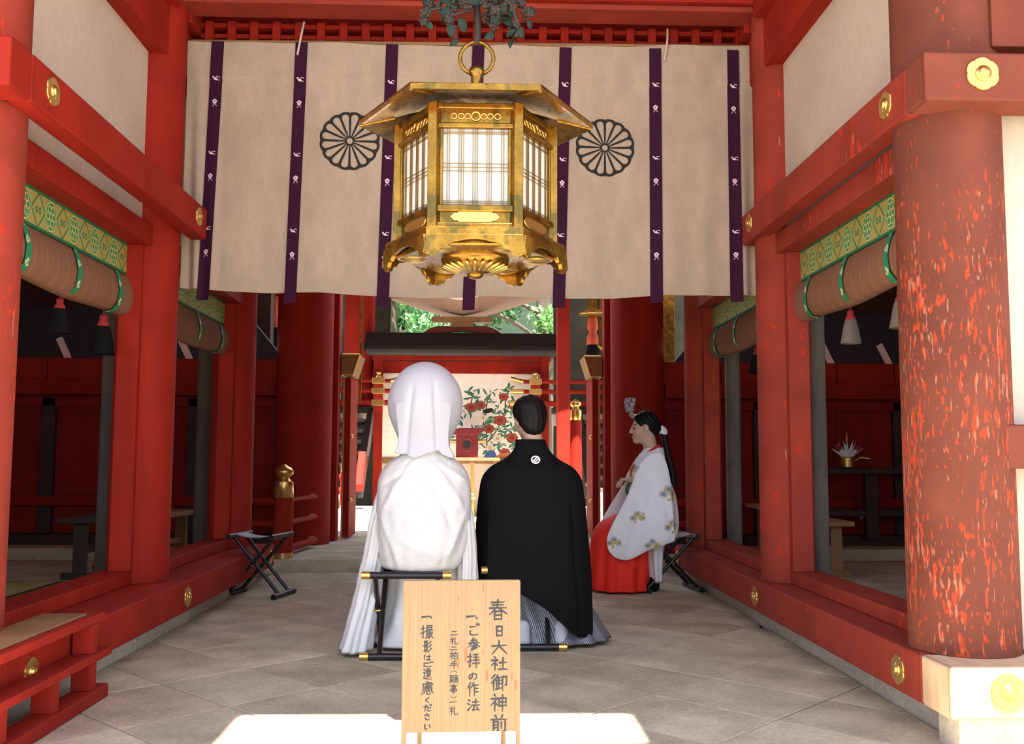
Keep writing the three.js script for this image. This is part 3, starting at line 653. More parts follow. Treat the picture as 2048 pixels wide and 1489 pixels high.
// ---------------------------------------------------------------- folding stools
function stool(label, x, z, turn, cloth, w = 0.4, d = 0.3, h = 0.43, capM = M.goldClean) { // rails run along local x
  const t = thing('folding_stool', label, 'stool', [x, 0, z], turn, 'folding ceremony stools');
  for (const s of [-1, 1]) {
    const top = obj('top_rail', bar([-w / 2, h - 0.02, s * d / 2], [w / 2, h - 0.02, s * d / 2], 0.018, 16), M.lacquer, t);
    const low = obj('bottom_rail', bar([-w / 2, 0.02, s * (d / 2 + 0.03)], [w / 2, 0.02, s * (d / 2 + 0.03)], 0.018, 16), M.lacquer, t);
    for (const q of [-1, 1]) {
      obj('gilt_cap', bar([q * (w / 2 - 0.02), h - 0.02, s * d / 2], [q * (w / 2 + 0.022), h - 0.02, s * d / 2], 0.0205, 16), capM, top);
      obj('gilt_cap', bar([q * (w / 2 - 0.02), 0.02, s * (d / 2 + 0.03)], [q * (w / 2 + 0.022), 0.02, s * (d / 2 + 0.03)], 0.0205, 16), capM, low);
      const px = q * (w / 2 - 0.045 - (s > 0 ? 0 : 0.028));
      obj('leg', bar([px, h - 0.025, s * d / 2], [px, 0.025, -s * (d / 2 + 0.03)], 0.0135, 12), M.lacquer, t);
    }
  }
  for (const q of [-1, 1]) obj('pivot', bar([q * (w / 2 - 0.09), h / 2, 0], [q * (w / 2 - 0.03), h / 2, 0], 0.007, 10), M.goldClean, t);
  const f = (o) => (u, v) => { const zz = (u - 0.5) * (d + 0.03); return [(v - 0.5) * (w - 0.14), h + 0.004 + o - 0.035 * (1 - (2 * u - 1) ** 2) - (Math.abs(2 * u - 1) > 0.96 ? 0.02 : 0), zz]; };
  obj('cloth_seat', [grid(24, 6, f(0)), grid(24, 6, f(-0.006))], cloth, t);
  return t;
}
const mPurple = std({ color: lin(0.07, 0.02, 0.11), roughness: 0.8 }), mSeatPale = std({ color: lin(0.5, 0.48, 0.5), roughness: 0.9 });
stool('black folding stool with purple seat under the bride', -0.36, -5.06, 0, mPurple);
stool('black folding stool under the groom in black', 0.235, -5.29, 0, mPurple);
stool('empty black folding stool with pale seat at the left sill', -1.575, -7.12, R(78), mSeatPale, 0.32, 0.32, 0.45, M.lacquer);
stool('black folding stool under the shrine maiden', 1.43, -7.42, R(97), mSeatPale, 0.34, 0.34, 0.43, M.lacquer);

// ---------------------------------------------------------------- written notice board
// brush strokes on a 10 x 10 square, y down; each stroke a polyline
const G = {
  haru: '2,1.4 8,1.2|2.4,2.7 7.6,2.5|1,4.1 9,3.9|5,0.2 4.6,3.6 1,7.2|5.4,4 9.4,6.8|3.4,5.6 3.4,9.6|3.4,5.7 6.8,5.6 6.8,9.6|3.5,7.5 6.7,7.4|3.5,9.4 6.7,9.3',
  hi: '3,1 3,9.4|3,1.1 7.2,1 7.2,9.4|3.1,5 7,4.9|3.1,9 7.1,8.9',
  dai: '1,4 9,3.4|5,0.6 4.9,4 1.2,9.4|5,4 9.4,9.2',
  sha: '2.4,0.3 3.2,1.3|0.8,2.8 4.2,2.4 0.6,6.4|2.7,4.2 2.7,9.8|3,5 4.2,6.3|5.2,4.4 9.2,4.1|7.2,1 7.2,9|4.8,9.2 9.6,9',
  go: '2.6,0.3 0.8,2.6|3,2.6 0.6,5.4|2,4.4 2,9.7|4.2,0.5 3.6,2.4|3.6,2 6,1.8|3.4,3.8 6.2,3.6|4.9,2 4.9,8|4.9,5.6 6.2,5.5|3.7,5 3.7,8.6|3.4,9 6.3,8.2|7,1.4 9.2,1.2 9.2,6.6 8.3,6.2|7,1.4 7,9.8',
  kami: '2.4,0.3 3.2,1.3|0.8,2.8 4.2,2.4 0.6,6.4|2.7,4.2 2.7,9.8|3,5 4.2,6.3|5,2.4 5,7|5,2.5 9,2.3 9,6.8|5.1,4.6 8.9,4.5|5.1,6.7 8.9,6.6|7,0.6 7,9.8',
  mae: '3,0.4 3.8,1.9|7,0.3 6.2,1.8|0.8,2.8 9.2,2.5|2,4 2,9.4 |2,4.1 4.6,4 4.6,9.4 4,9|2.1,5.8 4.5,5.7|2.1,7.4 4.5,7.3|6.4,4.2 6.4,7.8|8.6,3.6 8.6,9.6 7.6,9.2',
  ichi: '1,5.6 8.6,4.4', ten: '2,2 4.2,4.6',
  goh: '2.2,2.6 6.6,2.2|7.2,0.4 7.9,1.5|8.6,0.2 9.3,1.3|2.4,5.6 2.2,8 4.4,8.8 8.4,8.2',
  san: '4.8,0.3 2.8,2.2 6.8,2|6,1.2 7.6,2.8|1,4 9,3.6|4.6,2.6 1,6.8|5.2,3.8 9.4,6.6|5.6,5 3,6.8|6.4,6 2.8,8.4|7.4,7 2.6,9.8',
  hai: '0.8,2.6 4,2.3|2.6,0.4 2.6,9 1.6,8.6|0.8,6 4,4.8|5.2,1.2 9,1|5.4,3 8.8,2.8|5.2,4.9 9.2,4.7|4.6,6.9 9.8,6.7|7.2,1 7.2,9.8',
  no: '5,2 4.4,6 2.6,8 1.6,6 2.6,3.4 5.4,1.6 8.2,3 8.6,6 6.2,8.8',
  saku: '3,0.4 0.8,4.4|2.4,3 2.4,9.8|5.4,0.4 3.6,4|4.8,2.2 9.2,2|6,2.2 6,9.8|6,4.6 8.8,4.5|6,7 9,6.9',
  hou: '1.2,1 2.6,2|0.8,3.8 2.2,4.8|0.8,9 3,6.2|4.4,2.6 9,2.4|6.6,0.5 6.6,5|3.6,5.2 9.6,4.9|6.2,5.2 4.4,8.8 8.6,8.2|7.6,6.6 9.2,9.2',
  ni: '2.4,2.6 7.6,2.2|1,8 9,7.6',
  rei: '2.4,0.3 3.2,1.3|0.8,2.8 4.4,2.4 0.6,6.4|2.8,4.2 2.8,9.8|3,5 4.4,6.3|5.8,0.6 5.8,8 6.8,9 9.4,8.8 9.6,7',
  haku: '0.8,2.6 4,2.3|2.6,0.4 2.6,9 1.6,8.6|0.8,6 4,4.8|6.8,0.5 6,2.4|5,2.6 5,9.4|5,2.6 9,2.5 9,9.4|5.1,5.6 8.9,5.5|5.1,9 8.9,8.9',
  te: '7.4,0.5 2.6,1.8|1.8,3.8 8.4,3.4|0.8,6 9.4,5.6|5.2,1.4 5.4,9.2 4,8.6',
  gan: '0.8,1 4.8,0.9|1.4,1 1.2,6 0.4,9.6|2.2,2.6 4.4,2.5 4.4,5 2.2,5.1 2.2,2.6|3.2,5.2 3.2,9.4|2.2,6.6 1.6,8.4|4.2,6.6 4.8,8|5.6,0.9 9.8,0.8|7.6,1 7,2.6|6,2.8 9.2,2.7 9.2,7.2 6,7.3 6,2.8|6.1,4.3 9,4.2|6.1,5.8 9,5.7|6.8,7.6 5.4,9.6|8.2,7.6 9.8,9.4',
  koto: '1,1.4 9,1.2|3,2.6 7,2.5 7,4 3,4.1 3,2.6|2,5.2 8,5 8,8|0.8,6.6 9.4,6.4|2.4,8 8,7.9|5,0.2 5,9.8 4,9.4',
  satsu: '0.6,2.6 3.4,2.3|2.2,0.4 2.2,9 1.4,8.6|0.6,6 3.4,4.8|4.8,0.5 8.6,0.4 8.6,3 4.8,3.1 4.8,0.5|4.9,1.8 8.5,1.7|3.8,4.2 9.8,4|4.8,4.2 4.8,9|6.6,4.2 6.6,9.4|4.8,5.8 6.5,5.7|4.8,7.2 6.5,7.1|3.8,9 6.9,8.4|7.2,5.6 9.2,5.5 6.8,9.6|7.4,6.4 9.8,9.4',
  ei: '1.6,0.6 5,0.5 5,3 1.6,3.1 1.6,0.6|1.7,1.8 4.9,1.7|3.3,3.2 3.3,4.2|0.6,4.4 6,4.2|1.8,5.4 4.8,5.3 4.8,7 1.8,7.1 1.8,5.4|3.3,7.2 3.3,9.6 2.6,9.3|2,7.8 1,9.2|4.6,7.8 5.6,9|8.8,0.6 6.6,2.8|9,3.4 6.4,6|9.4,6.4 6,9.6',
  ha: '2,1 1.6,5 2,9|4.4,3.4 9,3|7,1 7,8 5.4,9 4.4,8 6,7 9,8.6',
  en: '1,1 2.2,2.2|0.6,4 2.2,4 1.4,7.4 0.6,8.6|0.8,8.4 4,9.2 9.6,9.4|4,1.2 8.4,1.1|6.2,0.2 6.2,2.6|3.2,2.6 9.2,2.5|4.4,3.6 8,3.5 8,5 4.4,5.1 4.4,3.6|6,5.2 3.4,7.6|5.4,6 5.4,8.4|7.8,5.4 6.4,6.2 9,8',
  ryo: '5,0.2 5,1.8|5,1 8,0.9|2,1.9 9,1.8 8.6,2.8|2,1.9 2,6 0.8,9.4|4,3 8,2.9|3.2,4 8.4,3.9 8.4,6 3.2,6.1 3.2,4|5.8,4 5.8,6|3.3,5 8.3,4.9|3,7 2.4,8.8|4.6,6.8 4.8,8.8 7.2,9 7.4,8|6,6.6 6.6,7.4|8.2,6.8 9.4,8.2',
  ku: '7,0.8 3,5 7.2,9.4', da: '1,3.4 6,2.8|3.8,1 2,9.2|5.4,5 8.8,4.8|5,8 6,9 9,8.8|7.6,0.8 8.2,2|9,0.6 9.6,1.8',
  sa: '2,3.4 8,2.6|4.4,0.8 7,6|3,6.6 3.4,8.8 7.4,9.2', i: '2.2,2 2.2,7 3.6,8.6 4.4,7|7,2.6 8.2,6.4',
};
const signTex = canvasTex(800, 1240, (x, w, h) => {
  x.fillStyle = '#977a58'; x.fillRect(0, 0, w, h);
  for (let i = 0; i < 520; i++) { const px = rnd() * w, l = 200 + rnd() * 900; x.strokeStyle = rnd() < 0.5 ? 'rgba(116,86,58,0.16)' : 'rgba(186,148,104,0.2)'; x.lineWidth = 1 + rnd() * 4; const y0 = rnd() * h - 200; x.beginPath(); x.moveTo(px, y0); x.bezierCurveTo(px + 8 * rnd(), y0 + l / 3, px - 8 * rnd(), y0 + l * 0.6, px + 4, y0 + l); x.stroke(); }
  for (const [a, b, ww, hh] of [[430, 500, 22, 110], [455, 560, 16, 80], [520, 540, 18, 60], [575, 640, 20, 90], [668, 560, 14, 60], [768, 700, 18, 70], [680, 1020, 10, 60], [545, 480, 12, 50], [378, 130, 10, 40], [545, 55, 12, 70], [790, 460, 8, 40], [380, 560, 14, 80], [745, 640, 10, 60]]) { x.fillStyle = 'rgba(150,62,30,0.4)'; x.beginPath(); x.ellipse(a, b, ww / 2, hh / 2, 0.04, 0, 7); x.fill(); }
  const glyph = (n, cx, cy, sw, sh, pen) => {
    x.strokeStyle = 'rgba(44,44,48,0.85)'; x.lineCap = 'round'; x.lineJoin = 'round';
    for (const st of G[n].split('|')) {
      const p = st.trim().split(' ').map((q) => q.split(',').map(Number)).map(([a, b]) => [cx + (a / 10 - 0.5) * sw, cy + (b / 10 - 0.5) * sh]);
      for (let i = 0; i + 1 < p.length; i++) for (let k = 0; k < 6; k++) { const a = k / 6, b = (k + 1) / 6; x.lineWidth = pen * (1.15 - 0.5 * ((i + a) / (p.length - 1))); x.beginPath(); x.moveTo(lerp(p[i][0], p[i + 1][0], a), lerp(p[i][1], p[i + 1][1], a)); x.lineTo(lerp(p[i][0], p[i + 1][0], b), lerp(p[i][1], p[i + 1][1], b)); x.stroke(); }
    }
  };
  // crop frame: board 1000 wide, 1290 tall
  const put = (n, cx, y0, y1, sw, pen) => glyph(n, (cx - 110) * 0.8, ((y0 + y1) / 2 - 100) * 0.8, sw * 0.8, (y1 - y0) * 0.8, pen);
  [['haru', 265, 440], ['hi', 480, 575], ['dai', 605, 725], ['sha', 740, 855], ['go', 888, 1022], ['kami', 1048, 1192], ['mae', 1218, 1362]].forEach(([n, a, b]) => put(n, n === 'haru' ? 918 : 930, a, b, n === 'hi' ? 110 : n === 'haru' ? 175 : 150, 13));
  put('ichi', 690, 375, 435, 90, 14); put('ten', 745, 405, 455, 40, 10);
  [['goh', 465, 575, 712], ['san', 585, 695, 716], ['hai', 708, 835, 712], ['no', 865, 940, 708], ['saku', 950, 1065, 712], ['hou', 1085, 1192, 716]].forEach(([n, a, b, c]) => put(n, c, a, b, n === 'no' ? 95 : 112, 11));
  [['ni', 520, 570], ['rei', 580, 642], ['ni', 650, 692], ['haku', 698, 765], ['te', 772, 838], ['gan', 888, 962], ['koto', 968, 1042], ['ichi', 1095, 1130], ['rei', 1148, 1222]].forEach(([n, a, b]) => put(n, 548, a, b, 76, 7));
  x.strokeStyle = 'rgba(62,62,66,0.85)'; x.lineWidth = 6; x.beginPath(); x.arc((548 - 110) * 0.8, (885 - 100) * 0.8, 22, 3.6, 5.8); x.stroke(); x.beginPath(); x.arc((548 - 110) * 0.8, (1050 - 100) * 0.8, 22, 0.5, 2.7); x.stroke();
  put('ichi', 308, 380, 435, 86, 13); put('ten', 358, 400, 450, 40, 10);
  [['satsu', 478, 595, 316], ['ei', 606, 706, 322], ['ha', 722, 775, 322], ['goh', 782, 826, 325], ['en', 832, 930, 325], ['ryo', 942, 1060, 325], ['ku', 1072, 1122, 325], ['da', 1130, 1190, 328], ['sa', 1200, 1262, 328], ['i', 1282, 1345, 330]].forEach(([n, a, b, c]) => put(n, c, a, b, n.length < 3 ? 76 : 112, 9));
});
{
  const t = thing('notice_board', 'wooden notice board brushed with black Japanese writing', 'sign', [-0.055, 0, -3.2]);
  const w = 0.38, h = 0.6, s = new THREE.Shape();
  s.moveTo(-w / 2, 0); s.lineTo(-w / 2 + 0.014, 0); s.lineTo(-w / 2 + 0.014, 0.11); s.quadraticCurveTo(-w / 2 + 0.014, 0.12, -w / 2 + 0.024, 0.12); s.lineTo(w / 2 - 0.022, 0.124); s.quadraticCurveTo(w / 2 - 0.013, 0.124, w / 2 - 0.013, 0.113); s.lineTo(w / 2 - 0.013, 0); s.lineTo(w / 2, 0);
  s.lineTo(w / 2, h - 0.004); s.lineTo(w / 2 - 0.004, h); s.lineTo(-w / 2 + 0.002, h - 0.002); s.lineTo(-w / 2, h - 0.006); s.closePath();
  const g = new THREE.ExtrudeGeometry(s, { depth: 0.018, bevelEnabled: true, bevelSize: 0.0015, bevelThickness: 0.0015, bevelOffset: -0.0015, bevelSegments: 1 });
  const p = g.attributes.position, uv = g.attributes.uv;
  for (let i = 0; i < p.count; i++) uv.setXY(i, p.getX(i) / w + 0.5, 1 - (h - p.getY(i)) / (w * 1240 / 800));
  g.translate(0, 0, -0.009); g.rotateX(-0.03);
  obj('board', g, std({ map: signTex, roughness: 0.55 }), t);
  for (const q of [-1, 1]) obj('back_strut', bar([q * 0.14, 0.4, -0.03], [q * 0.14, 0.008, -0.16], 0.008, 8), M.paleWood, t);
}

// ---------------------------------------------------------------- low red rack against the left sill
{
  const t = thing('low_rack', 'low red slatted wooden rack against the left sill in front', 'rack');
  const x0 = -1.64, x1 = -1.555;
  obj('top_rail', span(x0, x1, 0.315, 0.352, -2.75, -4.17, 0.006), M.red, t);
  obj('top_board', span(x0 - 0.12, x1 - 0.03, 0.352, 0.362, -2.75, -4.05, 0.003), M.brownWood, t);
  obj('middle_shelf', span(x0, x1 + 0.012, 0.165, 0.2, -2.75, -4.23, 0.006), M.red, t);
  obj('bottom_rail', span(x0, x1 + 0.015, 0, 0.055, -2.75, -4.2, 0.008), M.red, t);
  for (const z of [-2.95, -3.32, -3.72, -4.07]) { obj('lower_post', span(x0 + 0.005, x1, 0.055, 0.165, z - 0.03, z + 0.03, 0.004), M.red, t); }
  for (const z of [-2.9, -4.07]) obj('upper_post', span(x0 + 0.005, x1, 0.2, 0.315, z - 0.03, z + 0.03, 0.004), M.red, t);
}

// ---------------------------------------------------------------- gilded railing posts at the step
const capGeo = lathe([[0.0001, 0.3], [0.012, 0.295], [0.03, 0.282], [0.068, 0.262], [0.083, 0.235], [0.078, 0.205], [0.05, 0.182], [0.045, 0.17], [0.06, 0.163], [0.06, 0.15], [0.084, 0.14], [0.086, 0.0], [0.0001, 0]], 28);
function railPost(name, label, x, y, z, h, k = 1, rail = null, mat = M.red) {
  const t = thing(name, label, 'post', [x, y, z]);
  obj('post', cyl(0.088 * k, 0.088 * k, h, 0, 0, 0, 24), mat, t);
  const cap = obj('gilt_cap', capGeo, M.goldClean, t); cap.position.y = h; cap.scale.setScalar(k);
  obj('gilt_foot', cyl(0.092 * k, 0.092 * k, 0.05, 0, 0, 0, 24), M.goldClean, t);
  if (rail) rail(t);
  return t;
}
for (const k of [-1, 1]) railPost('railing_post', k < 0 ? 'red post with gilded onion cap beside the left stool' : 'red post with gilded onion cap hidden behind the shrine maiden', k < 0 ? -1.74 : 1.6, 0.1, -8.75, 0.53, 1, (t) => {
  for (const [y, r] of [[0.5, 0.022], [0.3, 0.026], [0.07, 0.034]]) {
    obj('railing_bar', bar([0, y, -0.05], [k * -0.02 + (k < 0 ? 0.1 : -0.1), y, -1.0], r, 10), M.red, t);
    obj('railing_bar', bar([k * 0.05, y, 0], [k * 0.45, y, -0.02], r, 10), M.red, t);
    obj('gilt_end', bar([(k < 0 ? 0.08 : -0.08), y, -1.0], [(k < 0 ? 0.082 : -0.082), y, -1.05], r * 1.15, 10), M.goldClean, t);
  }
});

// ---------------------------------------------------------------- things in the aisles
function bench(x, z, w, d, h, turn, m, label) {
  const t = thing('bench', label, 'bench', [x, -0.01, z], turn, 'wooden aisle benches');
  obj('seat', bx(w, 0.04, d, 0, h - 0.02, 0, 0.005), m, t);
  for (const s of [-1, 1]) { obj('leg', bx(0.05, h - 0.09, d * 0.35, s * (w / 2 - 0.12), (h - 0.04) / 2 + 0.025, 0, 0.004), m, t); obj('foot', bx(0.06, 0.05, d * 0.95, s * (w / 2 - 0.12), 0.025, 0, 0.005), m, t); }
  obj('stretcher', bx(w - 0.2, 0.05, 0.03, 0, h * 0.45, 0, 0.004), m, t);
}
bench(3.08, -8.7, 0.9, 0.24, 0.47, R(90), std({ color: lin(0.42, 0.22, 0.09), map: rep(T.paint, 1, 1), roughness: 0.7 }), 'light brown bench end beside the grey post on the right');
bench(2.78, -9.3, 0.7, 0.26, 0.56, R(90), std({ color: lin(0.4, 0.22, 0.1), map: rep(T.paint, 1, 1), roughness: 0.7 }), 'light wooden stand with red and green cords in the far right bay');
bench(-3.25, -8.45, 0.9, 0.3, 0.5, R(90), M.darkWood, 'dark wooden bench end in the near left bay');
bench(-2.85, -9.0, 0.9, 0.3, 0.5, R(82), M.brownWood, 'brown wooden bench in the far left bay');
{
  const cords = thing('cord_bundle', 'red and green cords hanging over the light wooden stand', 'cord', [2.66, 0.565, -8.95]);
  for (const [dx, c] of [[-0.03, lin(0.5, 0.03, 0.02)], [0.01, lin(0.03, 0.12, 0.05)], [0.05, lin(0.4, 0.25, 0.08)]]) obj('cord', tube([[dx, 0.0, 0.0], [dx, 0.012, 0.05], [dx - 0.01, -0.02, 0.1], [dx + 0.02, -0.14, 0.11], [dx - 0.02, -0.22, 0.1]], 0.012, 20, 8), std({ color: c, roughness: 0.8 }), cords);
  const tb = thing('side_table', 'dark brown table by the aisle wall holding a gold vessel', 'table', [4.05, 0.19, -9.88]);
  obj('top', bx(1.5, 0.05, 0.4, 0, 0.68, 0, 0.006), M.darkWood, tb);
  for (const x of [-0.62, -0.05, 0.6]) obj('leg', bx(0.13, 0.66, 0.1, x, 0.33, 0, 0.006), M.darkWood, tb);
  obj('lower_rail', bx(1.3, 0.06, 0.05, 0, 0.25, 0, 0.005), M.darkWood, tb);
  const v = thing('gold_vessel', 'small gold vessel with a white and red ornament on the side table', 'vessel', [3.76, 0.895, -9.85]);
  obj('pot', lathe([[0.0001, 0], [0.07, 0.0], [0.078, 0.02], [0.075, 0.1], [0.085, 0.12], [0.06, 0.12], [0.0001, 0.1]], 28), M.goldClean, v);
  obj('spout', tube([[0.07, 0.08, 0], [0.14, 0.11, 0], [0.22, 0.1, 0.02]], 0.014, 14, 8), M.goldClean, v);
  const fan = []; for (let i = 0; i < 9; i++) { const a = R(-60 + i * 15), g = new THREE.ConeGeometry(0.03, 0.17, 8); g.translate(0, 0.085, 0); g.rotateZ(-a); g.translate(Math.sin(a) * 0.02, 0.12, (i % 2) * 0.03); fan.push(uvBox(g)); }
  obj('paper_ornament', fan, M.white, v);
  for (const s of [-1, 1]) { const g = new THREE.SphereGeometry(0.035, 12, 8); g.translate(s * 0.1, 0.21, 0.02); obj('red_blossom', uvBox(g), mTasselRed, v); }
  obj('gold_spike', (() => { const g = new THREE.ConeGeometry(0.02, 0.1, 10); g.translate(0, 0.33, 0); return uvBox(g); })(), M.goldClean, v);
  const tagb = obj('wall_tag', span(4.0, 4.06, 0.36, 0.46, -10.17, -10.178, 0.002), M.white); tag(tagb, 'small white tag on the low aisle wall at the right', 'tag');
  const mats = [['straw_mat', -2.82, -5.1], ['straw_mat', -2.82, -6.98], ['straw_mat', -3.76, -5.1], ['straw_mat', -3.76, -6.98]];
  mats.forEach(([n, x, z], i) => {
    const m = thing(n, ['yellow straw mat beyond the near left sill', 'yellow straw mat seen below the dark left bench', 'yellow straw mat behind the left edge column', 'yellow straw mat deep in the left aisle'][i], 'mat', [x, -0.01, z], 0, 'straw mats in the left aisle');
    const wv = []; for (let q = 0; q < 40; q++) wv.push(bx(0.9, 0.014, 0.043, 0, 0.009, -0.9 + q * 0.0455, 0.005));
    obj('weave', wv, std({ color: lin(0.46, 0.38, 0.14), map: rep(T.paint, 1, 1), roughness: 0.85 }), m).userData.kind = 'stuff';
    for (const s of [-1, 1]) obj('edging', bx(0.03, 0.016, 1.84, s * 0.455, 0.009, 0, 0.004), M.darkWood, m);
  });
}

// ---------------------------------------------------------------- inner gate: posts, door leaves, gilt brackets
for (const k of [-1, 1]) {
  const sd = k < 0 ? 'left' : 'right', c = -0.09, X = (x) => c + k * x;
  const p = thing('gate_post', `square red gate post beside the ${sd} round gate column`, 'post', [X(1.5), 0.1, -10.55]);
  obj('shaft', bx(0.13, 2.75, 0.2, 0, 1.375, 0, 0.008), M.red, p);
  const d = thing('gate_door', `open red gate door leaf with gilt bracket on the ${sd}`, 'door', [X(1.36), 0.12, -10.95]);
  obj('leaf', bx(0.07, 1.74, 0.6, 0, 0.87, 0, 0.006), M.red, d);
  obj('edge_strip', bx(0.02, 1.74, 0.03, k * 0.04, 0.87, 0.3, 0.004), std({ color: lin(0.6, 0.24, 0.1), roughness: 0.5 }), d);
  for (const y of [0.4, 1.1]) { const b = obj('stud', (() => { const g = new THREE.SphereGeometry(0.025, 12, 8); g.translate(-k * 0.035, y, 0.2); return uvBox(g); })(), M.goldClean, d); }
  const s = new THREE.Shape(); [[0.07, 1.76], [-0.06, 1.76], [-0.13, 1.99], [0.07, 1.99]].forEach(([x, y], i) => s[i ? 'lineTo' : 'moveTo'](k * x, y));
  const br = new THREE.ExtrudeGeometry(s, { depth: 0.5, bevelEnabled: false }); br.translate(k * 0.0, 0, -0.15); obj('bracket', uvBox(br), M.brownWood, d);
  const z1 = 0.355;
  obj('gilt_edge', bar([k * 0.055, 1.985, z1], [k * -0.13, 1.985, z1], 0.014, 8), M.goldClean, d);
  obj('gilt_edge', bar([k * -0.13, 1.985, z1], [k * -0.06, 1.76, z1], 0.014, 8), M.goldClean, d);
  obj('gilt_edge', bar([k * -0.06, 1.765, z1], [k * 0.055, 1.765, z1], 0.012, 8), M.goldClean, d);
}

// ---------------------------------------------------------------- courtyard: podium, stairs, verandas, painted fence
const mStep = std({ color: lin(0.15, 0.115, 0.09), map: rep(T.paint, 1, 1), roughness: 0.8 });
for (const k of [-1, 1]) {
  const sd = k < 0 ? 'left' : 'right', x0 = k < 0 ? -1.78 : 1.62, x1 = k * 4;
  const pod = thing('stone_podium', `sunlit pale stone podium before the ${sd} shrine stairs`, 'stone');
  obj('block', span(k < 0 ? -1.45 : 1.5, x1, 0.06, 0.3, -12.75, -13.9, 0.015), M.stonePale, pod);
  obj('upper_block', span(x0, x1, 0.3, 0.5, -13.3, -13.9, 0.015), M.stonePale, pod);
  const st = thing('shrine_stairs', `brown wooden stairs up to the ${sd} shrine`, 'stairs');
  for (let i = 0; i < 7; i++) {
    obj('tread', span(x0, x1, 0.5 + i * 0.17, 0.56 + i * 0.17, -13.9 - i * 0.2, -14.16 - i * 0.2, 0.006), mStep, st);
    obj('riser', span(x0, x1, 0.38 + i * 0.17, 0.5 + i * 0.17, -13.95 - i * 0.2, -13.99 - i * 0.2, 0.004), mStep, st);
  }
  const str = bx(0.09, 0.26, 1.8, 0, 0, 0, 0.006); str.rotateX(Math.atan2(1.36, 1.6)); str.translate(k < 0 ? -1.72 : 1.56, 1.08, -14.7); obj('stringer', str, M.lacquer, st);
  const vr = thing('veranda', `red railed veranda of the ${sd} shrine with gilt rail ends`, 'veranda');
  const v0 = k < 0 ? -1.52 : 0.78;
  const dk = k < 0 ? -1.76 : 1.17;
  obj('deck', span(dk, x1, 1.7, 1.8, -15.5, -16.05, 0.01), M.darkWood, vr);
  obj('frieze', span(dk, x1, 1.5, 1.69, -15.58, -15.64), M.plaster, vr);
  for (let i = 0; i < 6; i++) obj('joist_end', span(dk + k * (0.1 + i * 0.32), dk + k * (0.22 + i * 0.32), 1.5, 1.6, -15.5, -15.58, 0.005), M.lacquer, vr);
  for (const [y, r] of [[2.2, 0.03], [2.04, 0.035], [1.85, 0.045]]) {
    obj('rail', bar([v0 - k * 0.1, y, -15.48], [v0 + k * 2.2, y, -15.48], r, 12), M.red, vr);
    obj('gilt_rail_end', bar([v0 - k * 0.3, y + (y > 2.1 ? 0.05 : 0), -15.48], [v0 - k * 0.09, y, -15.48], r * 1.15, 12), M.goldClean, vr);
    obj('gilt_band', span(v0 - k * 0.0, v0 + k * 0.2, y - 0.05, y + 0.05, -15.42, -15.53, 0.01), M.goldClean, vr);
  }
  obj('newel', span(v0 + k * 0.03, v0 + k * 0.17, 1.7, 2.25, -15.43, -15.52, 0.008), M.red, vr);
  const kn = obj('gilt_knob', capGeo, M.goldClean, vr); kn.position.set(v0 + k * 0.1, 2.2, -15.48); kn.scale.setScalar(0.55);
}
// tall posts of the right shrine porch and the round column of the left one
{
  const a = thing('porch_post', 'tall square red porch post right of the groom, foot in sunlight', 'post', [1.17, 0.06, -13.65]);
  obj('shaft', bx(0.18, 3.9, 0.18, 0, 1.95, 0, 0.008), M.red, a);
  railPost('railing_post', 'round post with gilded onion cap beside the tall porch post', 1.36, 0.06, -13.8, 1.46, 1.03);
  railPost('railing_post', 'sunlit white glaring post with gilded cap at the left podium', -1.78, 0.3, -13.15, 0.46, 1.0, (t) => {
    for (const [y, r] of [[0.42, 0.04], [0.24, 0.05]]) obj('railing_bar', bar([0, y, 0], [-0.7, y, 0], r, 10), M.red, t);
    const g = bx(0.1, 0.16, 0.55, 0, 0, 0, 0.01); g.rotateX(0.95); g.translate(0.2, 0.5, 0.1); obj('slanting_rail', g, M.red, t);
  });
  const b = thing('porch_column', 'bright red round porch column above the left gilt bracket', 'column', [-1.87, 1.81, -15.8]);
  obj('shaft', cyl(0.14, 0.14, 2.1, 0, 0, 0, 28), M.red, b);
  const c = thing('porch_screen', 'red panel edged with gilt strip left of the round porch column', 'screen', [-1.93, 1.8, -14.6]);
  obj('panel', bx(0.24, 2.0, 0.05, 0, 1.0, 0, 0.005), M.red, c);
  obj('gilt_strip', bx(0.035, 2.0, 0.02, 0.13, 1.0, 0.03, 0.004), M.gold, c);
  // tassels and gilt hangings on the shrine front
  for (const [x, k] of [[-2.62, -1], [1.62, 1]]) {
    const h = thing('gilt_hanging', k < 0 ? 'gilded hanging with red and black tassel behind the left columns' : 'gilded hanging with red and black tassel right of the tall porch post', 'ornament', [x, 0, -13.9 + (k < 0 ? 1.6 : 0)]);
    obj('band', bx(0.12, 1.7, 0.02, 0, 3.0, -0.03, 0.004), M.gold, h);
    obj('cap', lathe([[0.0001, 3.16], [0.06, 3.14], [0.2, 3.08], [0.19, 3.05], [0.05, 3.04], [0.0001, 3.04]], 20), M.goldClean, h);
    obj('knot', lathe([[0.0001, 3.04], [0.07, 3.0], [0.08, 2.86], [0.05, 2.8], [0.08, 2.74], [0.09, 2.62], [0.0001, 2.6]], 20), std({ color: lin(0.5, 0.07, 0.02), roughness: 0.7 }), h);
    obj('fringe', lathe([[0.08, 2.62], [0.12, 2.3], [0.11, 2.22], [0.0001, 2.22]], 24), mTasselDark, h);
    obj('hook', tube([[0.06, 2.6, 0.03], [0.16, 2.55, 0.04], [0.24, 2.66, 0.04]], 0.02, 12, 8), M.goldClean, h);
  }
}
